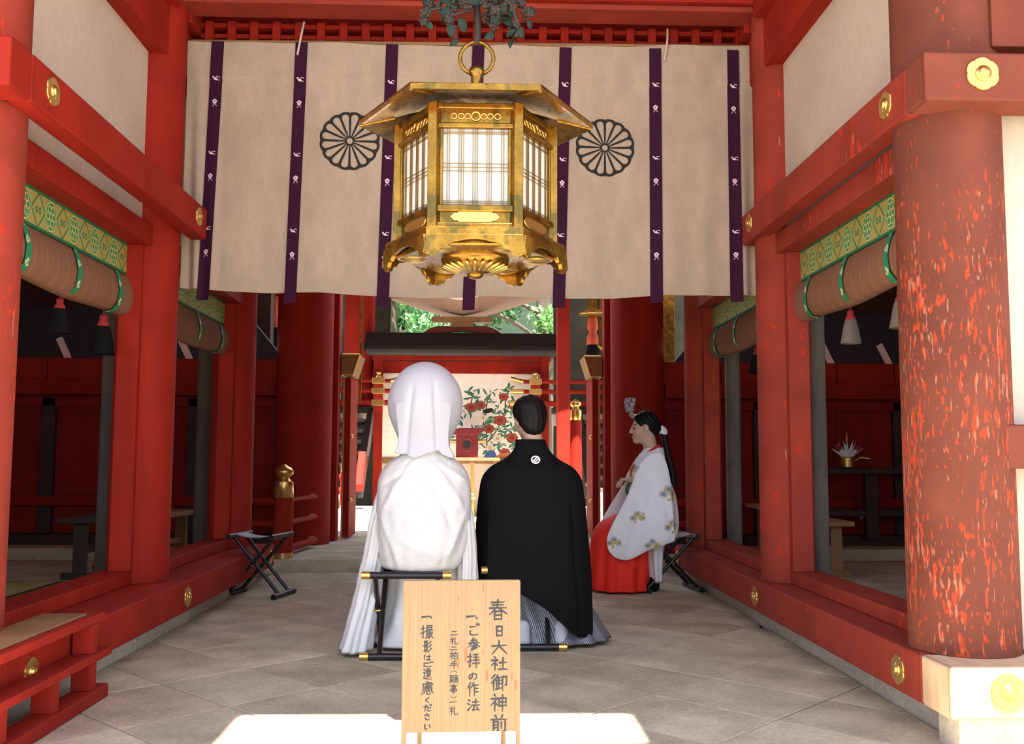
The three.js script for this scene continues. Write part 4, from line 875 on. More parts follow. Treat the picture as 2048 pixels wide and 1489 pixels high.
// fence between the two shrines, painted with peonies, under a bark roof
const fenceTex = canvasTex(1400, 820, (x, w, h) => {
  x.fillStyle = '#fbf3e6'; x.fillRect(0, 0, w, h);
  for (let i = 0; i < 500; i++) { x.fillStyle = 'rgba(190,160,120,0.06)'; x.fillRect(rnd() * w, rnd() * h, 40, 20); }
  const leaf = (cx, cy, a, l, c) => { x.save(); x.translate(cx, cy); x.rotate(a); x.fillStyle = c; x.beginPath(); x.moveTo(0, 0); x.quadraticCurveTo(l * 0.5, -l * 0.32, l, 0); x.quadraticCurveTo(l * 0.5, l * 0.32, 0, 0); x.fill(); x.restore(); };
  const peony = (cx, cy, r, c) => { for (let k = 0; k < 3; k++) for (let i = 0; i < 7; i++) { const a = i / 7 * 6.283 + k * 0.4, q = r * (0.62 - k * 0.2); x.fillStyle = c[k]; x.beginPath(); x.arc(cx + Math.cos(a) * q, cy + Math.sin(a) * q * 0.8, r * (0.45 - k * 0.08), 0, 7); x.fill(); } };
  const greens = ['#3f7a5c', '#2f6a50', '#5c8f70', '#77a07c'], reds = ['#9c4432', '#b05640', '#8a3a2c'], pale = ['#e8d8b8', '#f2e8d0', '#d8b48c'];
  x.strokeStyle = '#5a4632'; x.lineWidth = 10; x.beginPath(); x.moveTo(900, 820); x.bezierCurveTo(940, 620, 860, 420, 930, 200); x.moveTo(920, 640); x.bezierCurveTo(1020, 520, 1080, 360, 1060, 220); x.moveTo(900, 700); x.bezierCurveTo(760, 560, 760, 380, 790, 210); x.stroke();
  const spots = [[790, 200], [740, 330], [840, 300], [960, 240], [1060, 190], [1120, 300], [1010, 360], [930, 430], [1090, 430], [860, 480], [1000, 520], [1110, 560], [900, 600], [1020, 640], [820, 640], [1130, 680], [960, 720], [640, 420], [560, 560], [1200, 480]];
  for (const [px, py] of spots) for (let i = 0; i < 14; i++) leaf(px + (rnd() - 0.5) * 110, py + (rnd() - 0.5) * 90, rnd() * 6.28, 34 + rnd() * 34, greens[Math.floor(rnd() * 4)]);
  for (const [px, py, r, p] of [[780, 320, 46, 0], [860, 300, 40, 0], [1050, 220, 40, 0], [1140, 300, 46, 0], [1020, 440, 52, 0], [930, 520, 44, 0], [1120, 600, 48, 0], [1000, 610, 38, 1], [880, 420, 34, 1], [1060, 740, 44, 0], [940, 700, 36, 1], [600, 500, 46, 0], [1220, 430, 40, 1]]) peony(px, py, r, p ? pale : reds);
  x.fillStyle = '#2b241d'; x.beginPath(); x.ellipse(920, 352, 46, 22, -0.3, 0, 7); x.fill(); x.fillStyle = '#f4ecd8'; x.beginPath(); x.ellipse(960, 392, 52, 11, 0, 0, 7); x.fill(); x.beginPath(); x.ellipse(820, 450, 62, 40, 0, 0, 7); x.fill();
  x.fillStyle = '#4a64a0'; x.beginPath(); x.moveTo(880, 820); x.quadraticCurveTo(900, 700, 970, 720); x.quadraticCurveTo(1000, 760, 1000, 820); x.fill();
  x.fillStyle = '#c07a48'; x.beginPath(); x.ellipse(1040, 790, 80, 40, -0.4, 0, 7); x.fill();
});
{
  const f = thing('painted_fence', 'white fence painted with peonies under a dark bark roof', 'fence', [-0.3, 0, -15.72]);
  const W = 2.72;
  const pg = bx(W, 1.42, 0.06, 0, 1.64, 0, 0.002), uv = pg.attributes.uv, pp = pg.attributes.position; for (let i = 0; i < pp.count; i++) uv.setXY(i, pp.getX(i) / W + 0.5, (pp.getY(i) - 0.93) / 1.42);
  obj('painted_panel', pg, std({ map: fenceTex, roughness: 0.9 }), f);
  obj('lower_panel', bx(W, 0.83, 0.05, 0, 0.48, 0, 0.004), M.plaster, f);
  obj('mid_rail', bx(W + 0.1, 0.09, 0.14, 0, 0.93, 0, 0.008), M.brownWood, f);
  obj('upper_rail', bx(W + 0.1, 0.2, 0.14, 0, 2.44, 0, 0.008), M.red, f);
  obj('plaster_strip', bx(W, 0.06, 0.06, 0, 2.56, 0, 0.004), M.plaster, f);
  obj('top_rail', bx(W + 0.16, 0.13, 0.18, 0, 2.62, 0, 0.008), M.red, f);
  for (const s of [-1, 1]) obj('post', bx(0.14, 2.6, 0.16, s * (W / 2 - 0.02), 1.36, 0.02, 0.008), M.red, f);
  const prof = new THREE.Shape(); [[-0.42, 2.68], [-0.4, 2.74], [-0.1, 2.98], [0, 3.0], [0.1, 2.98], [0.4, 2.74], [0.42, 2.68]].forEach(([z, y], i) => prof[i ? 'lineTo' : 'moveTo'](z, y));
  const rg = new THREE.ExtrudeGeometry(prof, { depth: W + 0.36, bevelEnabled: true, bevelSize: 0.01, bevelThickness: 0.01, bevelSegments: 1 }); rg.rotateY(Math.PI / 2); rg.translate(-(W + 0.36) / 2, 0, 0);
  const bark = std({ color: lin(0.02, 0.016, 0.014), map: rep(T.paint, 1, 1), roughness: 0.95 });
  obj('bark_roof', uvBox(rg), bark, f);
  obj('eave_edge', bx(W + 0.3, 0.07, 0.86, 0, 2.66, 0, 0.01), std({ color: lin(0.06, 0.052, 0.05), roughness: 0.9 }), f);
  // strut in the valley between the two shrine roofs
  const v = thing('roof_gutter_strut', 'brown carved strut and gutter in the valley between two shrine roofs', 'bracket', [-0.3, 3.003, -15.72]);
  obj('gutter_beam', bx(1.0, 0.07, 0.3, 0, 0.22, 0, 0.01), M.brownWood, v);
  obj('block', bx(0.36, 0.1, 0.24, 0, 0.14, 0, 0.01), M.brownWood, v);
  const ks = new THREE.Shape(); ks.moveTo(-0.62, 0); ks.quadraticCurveTo(-0.45, 0.14, -0.2, 0.1); ks.lineTo(0.2, 0.1); ks.quadraticCurveTo(0.45, 0.14, 0.62, 0); ks.lineTo(0.3, 0); ks.quadraticCurveTo(0, 0.07, -0.3, 0); ks.closePath();
  const kg = new THREE.ExtrudeGeometry(ks, { depth: 0.12, bevelEnabled: true, bevelSize: 0.006, bevelThickness: 0.006, bevelSegments: 1 }); kg.translate(0, 0, -0.06); obj('frog_leg_strut', uvBox(kg), std({ color: lin(0.2, 0.03, 0.02), roughness: 0.7 }), v);
}
{ // two shrine roofs meeting in a valley
  const mBark = std({ color: lin(0.3, 0.17, 0.12), map: rep(T.paint, 2, 2), bumpMap: rep(T.grain, 2, 2), bumpScale: 0.01, roughness: 0.95 });
  const ve = (d) => lerp(-14.2, -12.8, sst(0.95, 1.1, d));
  for (const k of [-1, 1]) {
    const r = thing('shrine_roof', `cypress bark eave of the ${k < 0 ? 'left' : 'right'} shrine rising from the roof valley`, 'roof');
    const g = grid(24, 10, (u, v) => { const d = u * 4.6; return [-0.3 + k * d, 3.24 + 0.36 * d - 0.02 * d * d + 0.06 * Math.exp(-d * 4), lerp(ve(d), -16.4, v)]; }, false, 4, 4), g2 = g.clone(); g2.translate(0, 0.14, 0);
    obj('bark_slope', [g, g2], mBark, r);
    obj('eave_face', grid(24, 1, (u, v) => { const d = u * 4.6; return [-0.3 + k * d, 3.24 + 0.36 * d - 0.02 * d * d + 0.06 * Math.exp(-d * 4) + v * 0.14, ve(d)]; }), mBark, r);
  }
}
// red offering shrine box on a table, and a slim gilded pole
{
  const t = thing('altar_table', 'brown altar table in the courtyard between bride and groom', 'table', [-0.12, 0.06, -15.2]);
  obj('top', bx(0.86, 0.05, 0.42, 0.0, 0.9, 0, 0.008), M.brownWood, t);
  for (const [x, z] of [[-0.36, -0.15], [0.36, -0.15], [-0.36, 0.15], [0.36, 0.15]]) obj('leg', bx(0.05, 0.88, 0.05, x, 0.44, z, 0.005), M.brownWood, t);
  const b = thing('lacquer_shrine_box', 'dark red lacquered box with black round emblem on the altar table', 'box', [-0.2, 0.986, -15.2]);
  const mLac = std({ color: lin(0.16, 0.012, 0.016), roughness: 0.35 });
  obj('body', bx(0.34, 0.37, 0.3, 0, 0.186, 0, 0.012), mLac, b);
  const s = new THREE.Shape(); [[-0.27, 0.36], [-0.24, 0.42], [-0.12, 0.45], [0.24, 0.45], [0.25, 0.41], [0.2, 0.39], [0.2, 0.36]].forEach(([x, y], i) => s[i ? 'lineTo' : 'moveTo'](x, y));
  const rg = new THREE.ExtrudeGeometry(s, { depth: 0.34, bevelEnabled: true, bevelSize: 0.006, bevelThickness: 0.006, bevelSegments: 1 }); rg.translate(0, 0, -0.17); obj('lid', uvBox(rg), mLac, b);
  const e = new THREE.CylinderGeometry(0.062, 0.062, 0.012, 24); e.rotateX(Math.PI / 2); e.translate(0, 0.2, 0.152); obj('emblem', uvBox(e), M.lacquer, b);
  obj('ring_moulding', (() => { const g = new THREE.TorusGeometry(0.095, 0.012, 8, 28); g.translate(0, 0.2, 0.15); return uvBox(g); })(), mLac, b);
  for (const q of [-1, 1]) obj('gilt_arm', bar([q * 0.17, 0.25, 0.05], [q * 0.29, 0.25, 0.05], 0.03, 12), M.goldClean, b);
  const p = thing('gilded_pole', 'slim sunlit gilded pole standing before the altar table', 'pole', [-0.1, 0.06, -13.3]);
  obj('shaft', cyl(0.028, 0.028, 0.86, 0, 0, 0, 14), M.goldClean, p);
  obj('foot', cyl(0.09, 0.05, 0.06, 0, 0, 0, 18), M.goldClean, p);
  obj('collar', lathe([[0.03, 0.36], [0.05, 0.38], [0.05, 0.42], [0.03, 0.44]], 14), M.goldClean, p);
}
// trees behind the shrines
{
  const lg = (() => { const s = new THREE.Shape(); s.moveTo(0, -0.5); s.quadraticCurveTo(0.42, 0, 0, 0.5); s.quadraticCurveTo(-0.42, 0, 0, -0.5); const g = new THREE.ShapeGeometry(s, 4); const p = g.attributes.position; for (let i = 0; i < p.count; i++) p.setZ(i, 0.3 * p.getX(i) ** 2 - 0.15 * p.getY(i) ** 2); g.computeVertexNormals(); return g; })();
  const mL = new THREE.MeshPhysicalMaterial({ side: THREE.DoubleSide, color: 0xffffff, roughness: 0.6, transmission: 0.35, thickness: 0 });
  const mT = std({ color: lin(0.12, 0.085, 0.06), map: rep(T.paint, 1, 2), roughness: 0.95 });
  const mk = (label, x, z, h, rx, ry, n, yc, tint) => {
    const t = thing('tree', label, 'tree', [x, 0.06, z], 0, 'trees behind the shrines');
    obj('trunk', tube([[0, 0, 0], [0.05, h * 0.3, 0.02], [-0.04, h * 0.7, 0], [0, h, 0.05]], 0.16, 20, 10), mT, t);
    for (let i = 0; i < 5; i++) { const a = i * 1.3; obj('branch', tube([[0, h * (0.35 + 0.1 * i), 0], [Math.cos(a) * rx * 0.4, h * (0.42 + 0.1 * i), Math.sin(a) * rx * 0.4], [Math.cos(a) * rx * 0.8, h * (0.5 + 0.08 * i), Math.sin(a) * rx * 0.8]], 0.05, 10, 6), mT, t); }
    const f = new THREE.InstancedMesh(lg, mL, n), m = new THREE.Matrix4(), q = new THREE.Quaternion(), e = new THREE.Euler();
    const clumps = Array.from({ length: 26 }, () => [(rnd() * 2 - 1) * rx, yc + (rnd() * 2 - 1) * ry, (rnd() * 2 - 1) * rx * 0.7]);
    for (let i = 0; i < n; i++) {
      const c = clumps[Math.floor(rnd() * 26)], r = 0.55 * rnd() ** 0.5, a = rnd() * 6.28, b = Math.acos(rnd() * 2 - 1);
      e.set(rnd() * 6.28, rnd() * 6.28, rnd() * 6.28); q.setFromEuler(e); const s = 0.1 + rnd() * 0.1;
      m.compose(V(c[0] + r * Math.sin(b) * Math.cos(a), c[1] + r * 0.6 * Math.cos(b), c[2] + r * Math.sin(b) * Math.sin(a)), q, V(s, s * 1.2, s));
      f.setMatrixAt(i, m); const v = 0.7 + rnd() * 0.6; f.setColorAt(i, lin(tint[0] * v, tint[1] * v, tint[2] * v));
    }
    f.name = 'foliage'; f.userData.kind = 'stuff'; f.castShadow = f.receiveShadow = true; t.add(f);
  };
  mk('leafy green tree seen left of the roof valley', -1.9, -20.5, 6, 1.7, 2.2, 5200, 4.0, [0.16, 0.36, 0.12]);
  mk('leafy green tree seen right of the roof valley', 1.4, -20.8, 6, 1.7, 2.2, 5200, 4.1, [0.17, 0.36, 0.1]);
  mk('dark tree behind the middle of the painted fence', -0.2, -22.5, 7, 2.0, 2.6, 5200, 4.2, [0.07, 0.2, 0.07]);
  mk('broad dark tree behind the left shrine', -4.6, -22, 8, 2.2, 3, 5000, 4.4, [0.06, 0.18, 0.06]);
  mk('broad dark tree behind the right shrine', 4.4, -22, 8, 2.2, 3, 5000, 4.4, [0.06, 0.18, 0.06]);
  const hill = struct('ground_bank', 'dark wooded bank behind the shrine trees', 'ground');
  obj('bank', grid(40, 12, (u, v) => { const x = lerp(-30, 30, u); return [x, 6.5 * sst(0, 1, v) + 0.5 * fbm(u * 9, v * 5, 3), -24 - v * 7]; }, false, 10, 4), std({ color: lin(0.01, 0.026, 0.009), map: rep(T.stone, 3, 3), roughness: 1 }), hill);
}

// ---------------------------------------------------------------- people
function nets(f, lo, hi, h) { // naive surface nets
  const n = [0, 1, 2].map((k) => Math.ceil((hi[k] - lo[k]) / h) + 1), [nx, ny, nz] = n;
  const val = new Float32Array(nx * ny * nz), id = (i, j, k) => i + nx * (j + ny * k);
  for (let k = 0; k < nz; k++) for (let j = 0; j < ny; j++) for (let i = 0; i < nx; i++) val[id(i, j, k)] = f(lo[0] + i * h, lo[1] + j * h, lo[2] + k * h);
  const vid = new Int32Array(nx * ny * nz).fill(-1), pos = [], idx = [];
  const C = [[0, 0, 0], [1, 0, 0], [0, 1, 0], [1, 1, 0], [0, 0, 1], [1, 0, 1], [0, 1, 1], [1, 1, 1]], E = [[0, 1], [0, 2], [0, 4], [1, 3], [1, 5], [2, 3], [2, 6], [3, 7], [4, 5], [4, 6], [5, 7], [6, 7]];
  for (let k = 0; k < nz - 1; k++) for (let j = 0; j < ny - 1; j++) for (let i = 0; i < nx - 1; i++) {
    const v = C.map(([a, b, c]) => val[id(i + a, j + b, k + c)]);
    let neg = 0; for (const q of v) if (q < 0) neg++;
    if (!neg || neg === 8) continue;
    let x = 0, y = 0, z = 0, m = 0;
    for (const [a, b] of E) if ((v[a] < 0) !== (v[b] < 0)) { const t = v[a] / (v[a] - v[b]); x += lerp(C[a][0], C[b][0], t); y += lerp(C[a][1], C[b][1], t); z += lerp(C[a][2], C[b][2], t); m++; }
    vid[id(i, j, k)] = pos.length / 3;
    pos.push(lo[0] + (i + x / m) * h, lo[1] + (j + y / m) * h, lo[2] + (k + z / m) * h);
  }
  const quad = (a, b, c, d, flip) => { if (a < 0 || b < 0 || c < 0 || d < 0) return; flip ? idx.push(a, c, b, a, d, c) : idx.push(a, b, c, a, c, d); };
  for (let k = 1; k < nz - 1; k++) for (let j = 1; j < ny - 1; j++) for (let i = 1; i < nx - 1; i++) {
    const s = val[id(i, j, k)] < 0;
    if (s !== val[id(i + 1, j, k)] < 0) quad(vid[id(i, j - 1, k - 1)], vid[id(i, j, k - 1)], vid[id(i, j, k)], vid[id(i, j - 1, k)], !s);
    if (s !== val[id(i, j + 1, k)] < 0) quad(vid[id(i - 1, j, k - 1)], vid[id(i - 1, j, k)], vid[id(i, j, k)], vid[id(i, j, k - 1)], !s);
    if (s !== val[id(i, j, k + 1)] < 0) quad(vid[id(i - 1, j - 1, k)], vid[id(i, j - 1, k)], vid[id(i, j, k)], vid[id(i - 1, j, k)], !s);
  }
  const g = new THREE.BufferGeometry();
  g.setAttribute('position', new THREE.Float32BufferAttribute(pos, 3));
  g.setIndex(idx);
  const nor = new Float32Array(pos.length), e = h * 0.5;
  for (let i = 0; i < pos.length; i += 3) { const [x, y, z] = [pos[i], pos[i + 1], pos[i + 2]]; const q = V(f(x + e, y, z) - f(x - e, y, z), f(x, y + e, z) - f(x, y - e, z), f(x, y, z + e) - f(x, y, z - e)).normalize(); nor[i] = q.x; nor[i + 1] = q.y; nor[i + 2] = q.z; }
  g.setAttribute('normal', new THREE.BufferAttribute(nor, 3));
  return g;
}
const smin = (a, b, k) => { const h = Math.max(k - Math.abs(a - b), 0) / k; return Math.min(a, b) - h * h * k * 0.25; };
const smax = (a, b, k) => -smin(-a, -b, k);
const ell = (x, y, z, a, b, c) => { const k0 = Math.hypot(x / a, y / b, z / c), k1 = Math.hypot(x / (a * a), y / (b * b), z / (c * c)); return k1 < 1e-6 ? -Math.min(a, b, c) : k0 * (k0 - 1) / k1; };
const cap = (x, y, z, A, B, r0, r1) => { const dx = B[0] - A[0], dy = B[1] - A[1], dz = B[2] - A[2], t = clamp(((x - A[0]) * dx + (y - A[1]) * dy + (z - A[2]) * dz) / (dx * dx + dy * dy + dz * dz), 0, 1); return Math.hypot(x - A[0] - t * dx, y - A[1] - t * dy, z - A[2] - t * dz) - lerp(r0, r1, t); };
function paintVerts(g, fn) { const p = g.attributes.position, c = new Float32Array(p.count * 3); for (let i = 0; i < p.count; i++) { const q = fn(p.getX(i), p.getY(i), p.getZ(i)); c.set(q, 3 * i); } g.setAttribute('color', new THREE.BufferAttribute(c, 3)); return g; }
const SKIN = [0.56, 0.36, 0.26];
// head: centre between the ears, face towards -z
function headSdf(x, y, z) {
  const ax = Math.abs(x);
  let d = smin(ell(x, y - 0.03, z - 0.012, 0.073, 0.086, 0.093), ell(x, y + 0.035, z + 0.028, 0.057, 0.08, 0.062), 0.035);
  d = smin(d, ell(ax - 0.042, y + 0.03, z + 0.058, 0.022, 0.026, 0.026), 0.02);
  d = smin(d, cap(x, y, z, [0, 0.012, -0.088], [0, -0.026, -0.107], 0.008, 0.0115), 0.014);
  d = smin(d, ell(ax - 0.009, y + 0.03, z + 0.097, 0.009, 0.008, 0.01), 0.006);
  d = smin(d, ell(x, y + 0.056, z + 0.087, 0.021, 0.007, 0.011), 0.006);
  d = smin(d, ell(x, y + 0.066, z + 0.086, 0.019, 0.007, 0.011), 0.006);
  d = smin(d, ell(x, y + 0.095, z + 0.07, 0.024, 0.02, 0.022), 0.025);
  d = smax(d, -ell(ax - 0.031, y - 0.006, z + 0.1, 0.02, 0.012, 0.017), 0.014);
  d = smin(d, ell(ax - 0.031, y - 0.003, z + 0.077, 0.015, 0.009, 0.012), 0.004);
  d = smin(d, ell(ax - 0.031, y - 0.024, z + 0.083, 0.024, 0.006, 0.012), 0.012);
  d = smin(d, ell(ax - 0.075, y + 0.005, z - 0.012, 0.009, 0.031, 0.019), 0.01);
  return smin(d, cap(x, y, z, [0, -0.05, 0.022], [0, -0.2, 0.045], 0.05, 0.054), 0.03);
}
function headGeo() {
  return paintVerts(nets(headSdf, [-0.1, -0.21, -0.135], [0.1, 0.135, 0.125], 0.0044), (x, y, z) => {
    const ax = Math.abs(x);
    if (z < -0.07 && ax < 0.022 - Math.abs(y + 0.061) * 0.9 && y < -0.05 && y > -0.073) return [0.46, 0.12, 0.1];
    if (z < -0.05 && Math.abs(y + 0.001 - 0.004 * Math.cos((ax - 0.031) * 90)) < 0.0035 && ax > 0.016 && ax < 0.048) return [0.02, 0.015, 0.012];
    if (z < -0.05 && Math.abs(y - 0.03 + (ax - 0.03) ** 2 * 6) < 0.003 && ax > 0.014 && ax < 0.05) return [0.05, 0.035, 0.028];
    if (z < -0.05 && y < -0.005 && y > -0.045 && ax > 0.03) return [0.6, 0.34, 0.26];
    return SKIN;
  });
}
function handGeo(curl) { // wrist at the origin, fingers towards -z, palm down, thumb on +x
  const fingers = [[0.026, -0.084, 0.07, 0.0082], [0.009, -0.09, 0.078, 0.0085], [-0.009, -0.086, 0.073, 0.008], [-0.026, -0.076, 0.058, 0.0072]].map(([x, z, l, r]) => { const pts = [[x * 0.6, 0, -0.04], [x, 0.002, z]]; let a = 0.15, p = pts[1]; for (const k of [0.45, 0.32, 0.25]) { a += curl; p = [p[0], p[1] - Math.sin(a) * l * k, p[2] - Math.cos(a) * l * k]; pts.push(p); } return { pts, r }; });
  const th = [[0.022, -0.004, -0.028], [0.044, -0.012, -0.05], [0.05, -0.024, -0.078], [0.044, -0.034, -0.098]];
  return paintVerts(nets((x, y, z) => {
    let d = smin(ell(x, y, z + 0.05, 0.039, 0.014, 0.045), cap(x, y, z, [0, 0, 0.03], [0, 0, -0.02], 0.025, 0.026), 0.02);
    let q = 1; for (const f of fingers) for (let i = 0; i + 1 < f.pts.length; i++) q = Math.min(q, cap(x, y, z, f.pts[i], f.pts[i + 1], f.r, f.r * 0.93));
    for (let i = 0; i < 3; i++) q = Math.min(q, cap(x, y, z, th[i], th[i + 1], 0.0105, 0.0092));
    return smin(d, q, 0.008);
  }, [-0.06, -0.11, -0.19], [0.07, 0.04, 0.06], 0.0042), () => SKIN);
}
const pose = (g, p, r = [0, 0, 0], s = 1) => { g.scale(s, s, s); g.applyMatrix4(new THREE.Matrix4().makeRotationFromEuler(new THREE.Euler(...r, 'YXZ'))); g.translate(...p); return g; };
const noUv = (g) => { const q = g.index ? g.toNonIndexed() : g; q.deleteAttribute('uv'); return q; };
// seated body under the clothes, facing -z: torso, thighs forward, shins down, arms to the lap
function bodyGeo(o) {
  const { sh, hip, lap, hands, head, headRot } = o;
  const f = (x, y, z) => {
    const ax = Math.abs(x);
    let d = smin(cap(x, y, z, [0, hip[1] + 0.02, hip[2]], [0, sh[1] - 0.12, sh[2]], 0.12, 0.125), cap(ax, y, z, [0, sh[1] - 0.03, sh[2]], [sh[0], sh[1], sh[2]], 0.06, 0.05), 0.08);
    d = smin(d, cap(x, y, z, [0, sh[1] - 0.04, sh[2]], [head[0], head[1] - 0.15, head[2] + 0.04], 0.06, 0.05), 0.05);
    d = smin(d, cap(ax, y, z, [0.08, hip[1], hip[2]], [0.1, lap[1], lap[2]], 0.085, 0.06), 0.06);
    d = smin(d, cap(ax, y, z, [0.1, lap[1], lap[2]], [0.09, 0.1, lap[2] + 0.04], 0.058, 0.035), 0.03);
    d = smin(d, cap(ax, y, z, [0.09, 0.06, lap[2] + 0.05], [0.1, 0.045, lap[2] - 0.12], 0.035, 0.03), 0.03);
    const el = [sh[0] + 0.03, lerp(sh[1], hands[1], 0.8), sh[2] - 0.01];
    d = smin(d, cap(ax, y, z, [sh[0], sh[1] - 0.01, sh[2]], el, 0.048, 0.038), 0.03);
    return smin(d, cap(ax, y, z, el, hands, 0.038, 0.026), 0.025);
  };
  const b = paintVerts(nets(f, [-0.36, 0, lap[2] - 0.2], [0.36, head[1], 0.26], 0.016), () => SKIN);
  const hg = pose(headGeo(), head, headRot);
  const L = pose(handGeo(0.42), [-hands[0], hands[1], hands[2]], [0, -0.5, 0]), Rr = pose(handGeo(0.42).scale(-1, 1, 1), hands, [0, 0.5, 0]);
  const ri = Rr.index.array; for (let i = 0; i < ri.length; i += 3) { const t = ri[i]; ri[i] = ri[i + 1]; ri[i + 1] = t; }
  return mergeGeometries([b, hg, L, Rr].map(noUv));
}
const mSilk = new THREE.MeshPhysicalMaterial({ side: THREE.DoubleSide, color: lin(0.74, 0.73, 0.72), roughness: 0.55, bumpMap: rep(T.brocade, 2, 2), bumpScale: 0.0025, sheen: 0.4 });
const mHood = std({ color: lin(0.6, 0.61, 0.68), roughness: 0.8 });
const noise3 = (x, y, z) => fbm(x * 3 + z * 1.7 + 40, y * 3 + z * 1.1 + 40, 3) - 0.5;

{ // bride, seen from behind
  const t = thing('person', 'seated bride from behind in a white hood and white silk robes', 'person', [-0.29, 0, -5.12]);
  obj('body', bodyGeo({ sh: [0.12, 0.91, 0.0], hip: [0, 0.52, 0.0], lap: [0, 0.47, -0.42], hands: [0.06, 0.56, -0.26], head: [0, 1.19, -0.05], headRot: [-0.1, 0, 0] }), M.skin, t);
  obj('hair', nets((x, y, z) => Math.max(smin(ell(x, y - 1.23, z + 0.03, 0.085, 0.095, 0.1), ell(x, y - 1.21, z - 0.05, 0.06, 0.06, 0.06), 0.04), -ell(x, y - 1.17, z + 0.16, 0.075, 0.09, 0.09)), [-0.12, 1.08, -0.16], [0.12, 1.36, 0.14], 0.008), M.hair, t);
  // wide round hood with a flap falling down the back
  const hoodF = (x, y, z) => {
    const dip = 0.012 * Math.exp(-(((x + 0.062 + (1.3 - y) * 0.1) / 0.014) ** 2)) * sst(1.4, 1.3, y) + 0.014 * Math.exp(-(((x - 0.058 - (1.3 - y) * 0.06) / 0.013) ** 2)) * sst(1.44, 1.3, y);
    const back = sst(-0.02, 0.06, z);
    let d = ell(x, y - 1.275, z + 0.015, 0.198, 0.224, 0.2);
    const wid = lerp(0.142, 0.125, clamp((y - 1.0) / 0.2, 0, 1)) + 0.02 * sst(1.06, 1.0, y);
    const drape = Math.max(Math.max(Math.abs(x) - wid, Math.abs(z - 0.075 - 0.02 * Math.cos(x * 12)) - 0.05), Math.max(y - 1.25, 1.0 + 0.014 * Math.sin(x * 30) - y));
    d = smin(d, smax(drape, drape, 0.02), 0.06);
    d += back * dip + 0.006 * noise3(x * 4, y * 2, z * 4);
    d = smax(d, -ell(x, y - 1.2, z + 0.19, 0.12, 0.19, 0.16), 0.02);
    return smax(d, -ell(x, y - 1.2, z + 0.05, 0.115, 0.17, 0.13), 0.01);
  };
  obj('hood', nets(hoodF, [-0.23, 0.97, -0.24], [0.23, 1.52, 0.22], 0.0085), mHood, t);
  const lines = [[0.03, 0.99, 0.21, 0.72, 0.014], [0.06, 0.99, 0.24, 0.86, 0.012], [-0.05, 0.98, -0.2, 0.7, 0.013], [0.02, 0.92, 0.17, 0.58, -0.012], [0.22, 0.75, 0.12, 0.47, 0.012], [-0.2, 0.72, -0.1, 0.44, 0.012], [-0.02, 0.95, -0.23, 0.84, -0.01], [0.23, 0.68, 0.2, 0.5, -0.013], [-0.12, 0.6, 0.12, 0.47, 0.008]];
  const crease = (x, y) => { let s = 0; for (const [x0, y0, x1, y1, d] of lines) { const dx = x1 - x0, dy = y1 - y0, l2 = dx * dx + dy * dy, q = ((x - x0) * dx + (y - y0) * dy) / l2, t = clamp(q, 0, 1), r = Math.hypot(x - x0 - t * dx, y - y0 - t * dy); s += 0.75 * d * Math.exp(-((r / 0.017) ** 2)) * sst(0, 0.15, q) * sst(1, 0.8, q); } return s; };
  const fold = (a, y) => 0.006 * noise3(Math.cos(a) * 1.4, y * 1.2, Math.sin(a) * 1.4) + 0.0018 * Math.sin(Math.cos(a) * 19 + (0.98 - y) * 9 * Math.cos(a)) * sst(1.0, 0.85, y) + (Math.sin(a) > 0 ? crease(Math.cos(a) * 0.246, y) : 0);
  obj('robe', robe([[0.405, 0.0, 0.03, 0.1, 0.1], [0.43, -0.01, 0.035, 0.185, 0.17], [0.48, -0.005, 0.04, 0.215, 0.19], [0.55, 0, 0.04, 0.232, 0.2], [0.66, 0, 0.03, 0.246, 0.19], [0.8, 0, 0.01, 0.246, 0.17], [0.9, 0, 0, 0.232, 0.15], [0.965, 0, 0, 0.19, 0.125], [1.02, 0, 0.0, 0.11, 0.09], [1.06, 0, 0, 0.07, 0.07]], 128, 90, fold), mSilk, t);
  const fs = (a, y) => 0.01 * Math.sin(a * 9 + y * 6) + 0.012 * noise3(Math.cos(a), y * 3, Math.sin(a));
  obj('skirt', robe([[0.006, -0.02, -0.22, 0.26, 0.3], [0.12, -0.01, -0.2, 0.22, 0.26], [0.3, 0, -0.19, 0.2, 0.24], [0.46, 0, -0.17, 0.2, 0.24], [0.58, 0, -0.14, 0.15, 0.18]], 96, 40, fs), mSilk, t);
  obj('sleeve', robe([[0.006, -0.335, 0.03, 0.078, 0.17], [0.12, -0.318, 0.02, 0.066, 0.15], [0.3, -0.283, 0.01, 0.058, 0.13], [0.5, -0.25, 0, 0.05, 0.11], [0.7, -0.222, -0.01, 0.045, 0.09], [0.88, -0.17, -0.01, 0.045, 0.07]], 64, 60, fs), mSilk, t);
  obj('sleeve', robe([[0.05, 0.232, -0.02, 0.042, 0.13], [0.2, 0.232, -0.02, 0.045, 0.12], [0.4, 0.232, 0, 0.044, 0.11], [0.6, 0.222, 0, 0.042, 0.1], [0.88, 0.17, -0.01, 0.045, 0.07]], 64, 60, fs), mSilk, t);
}
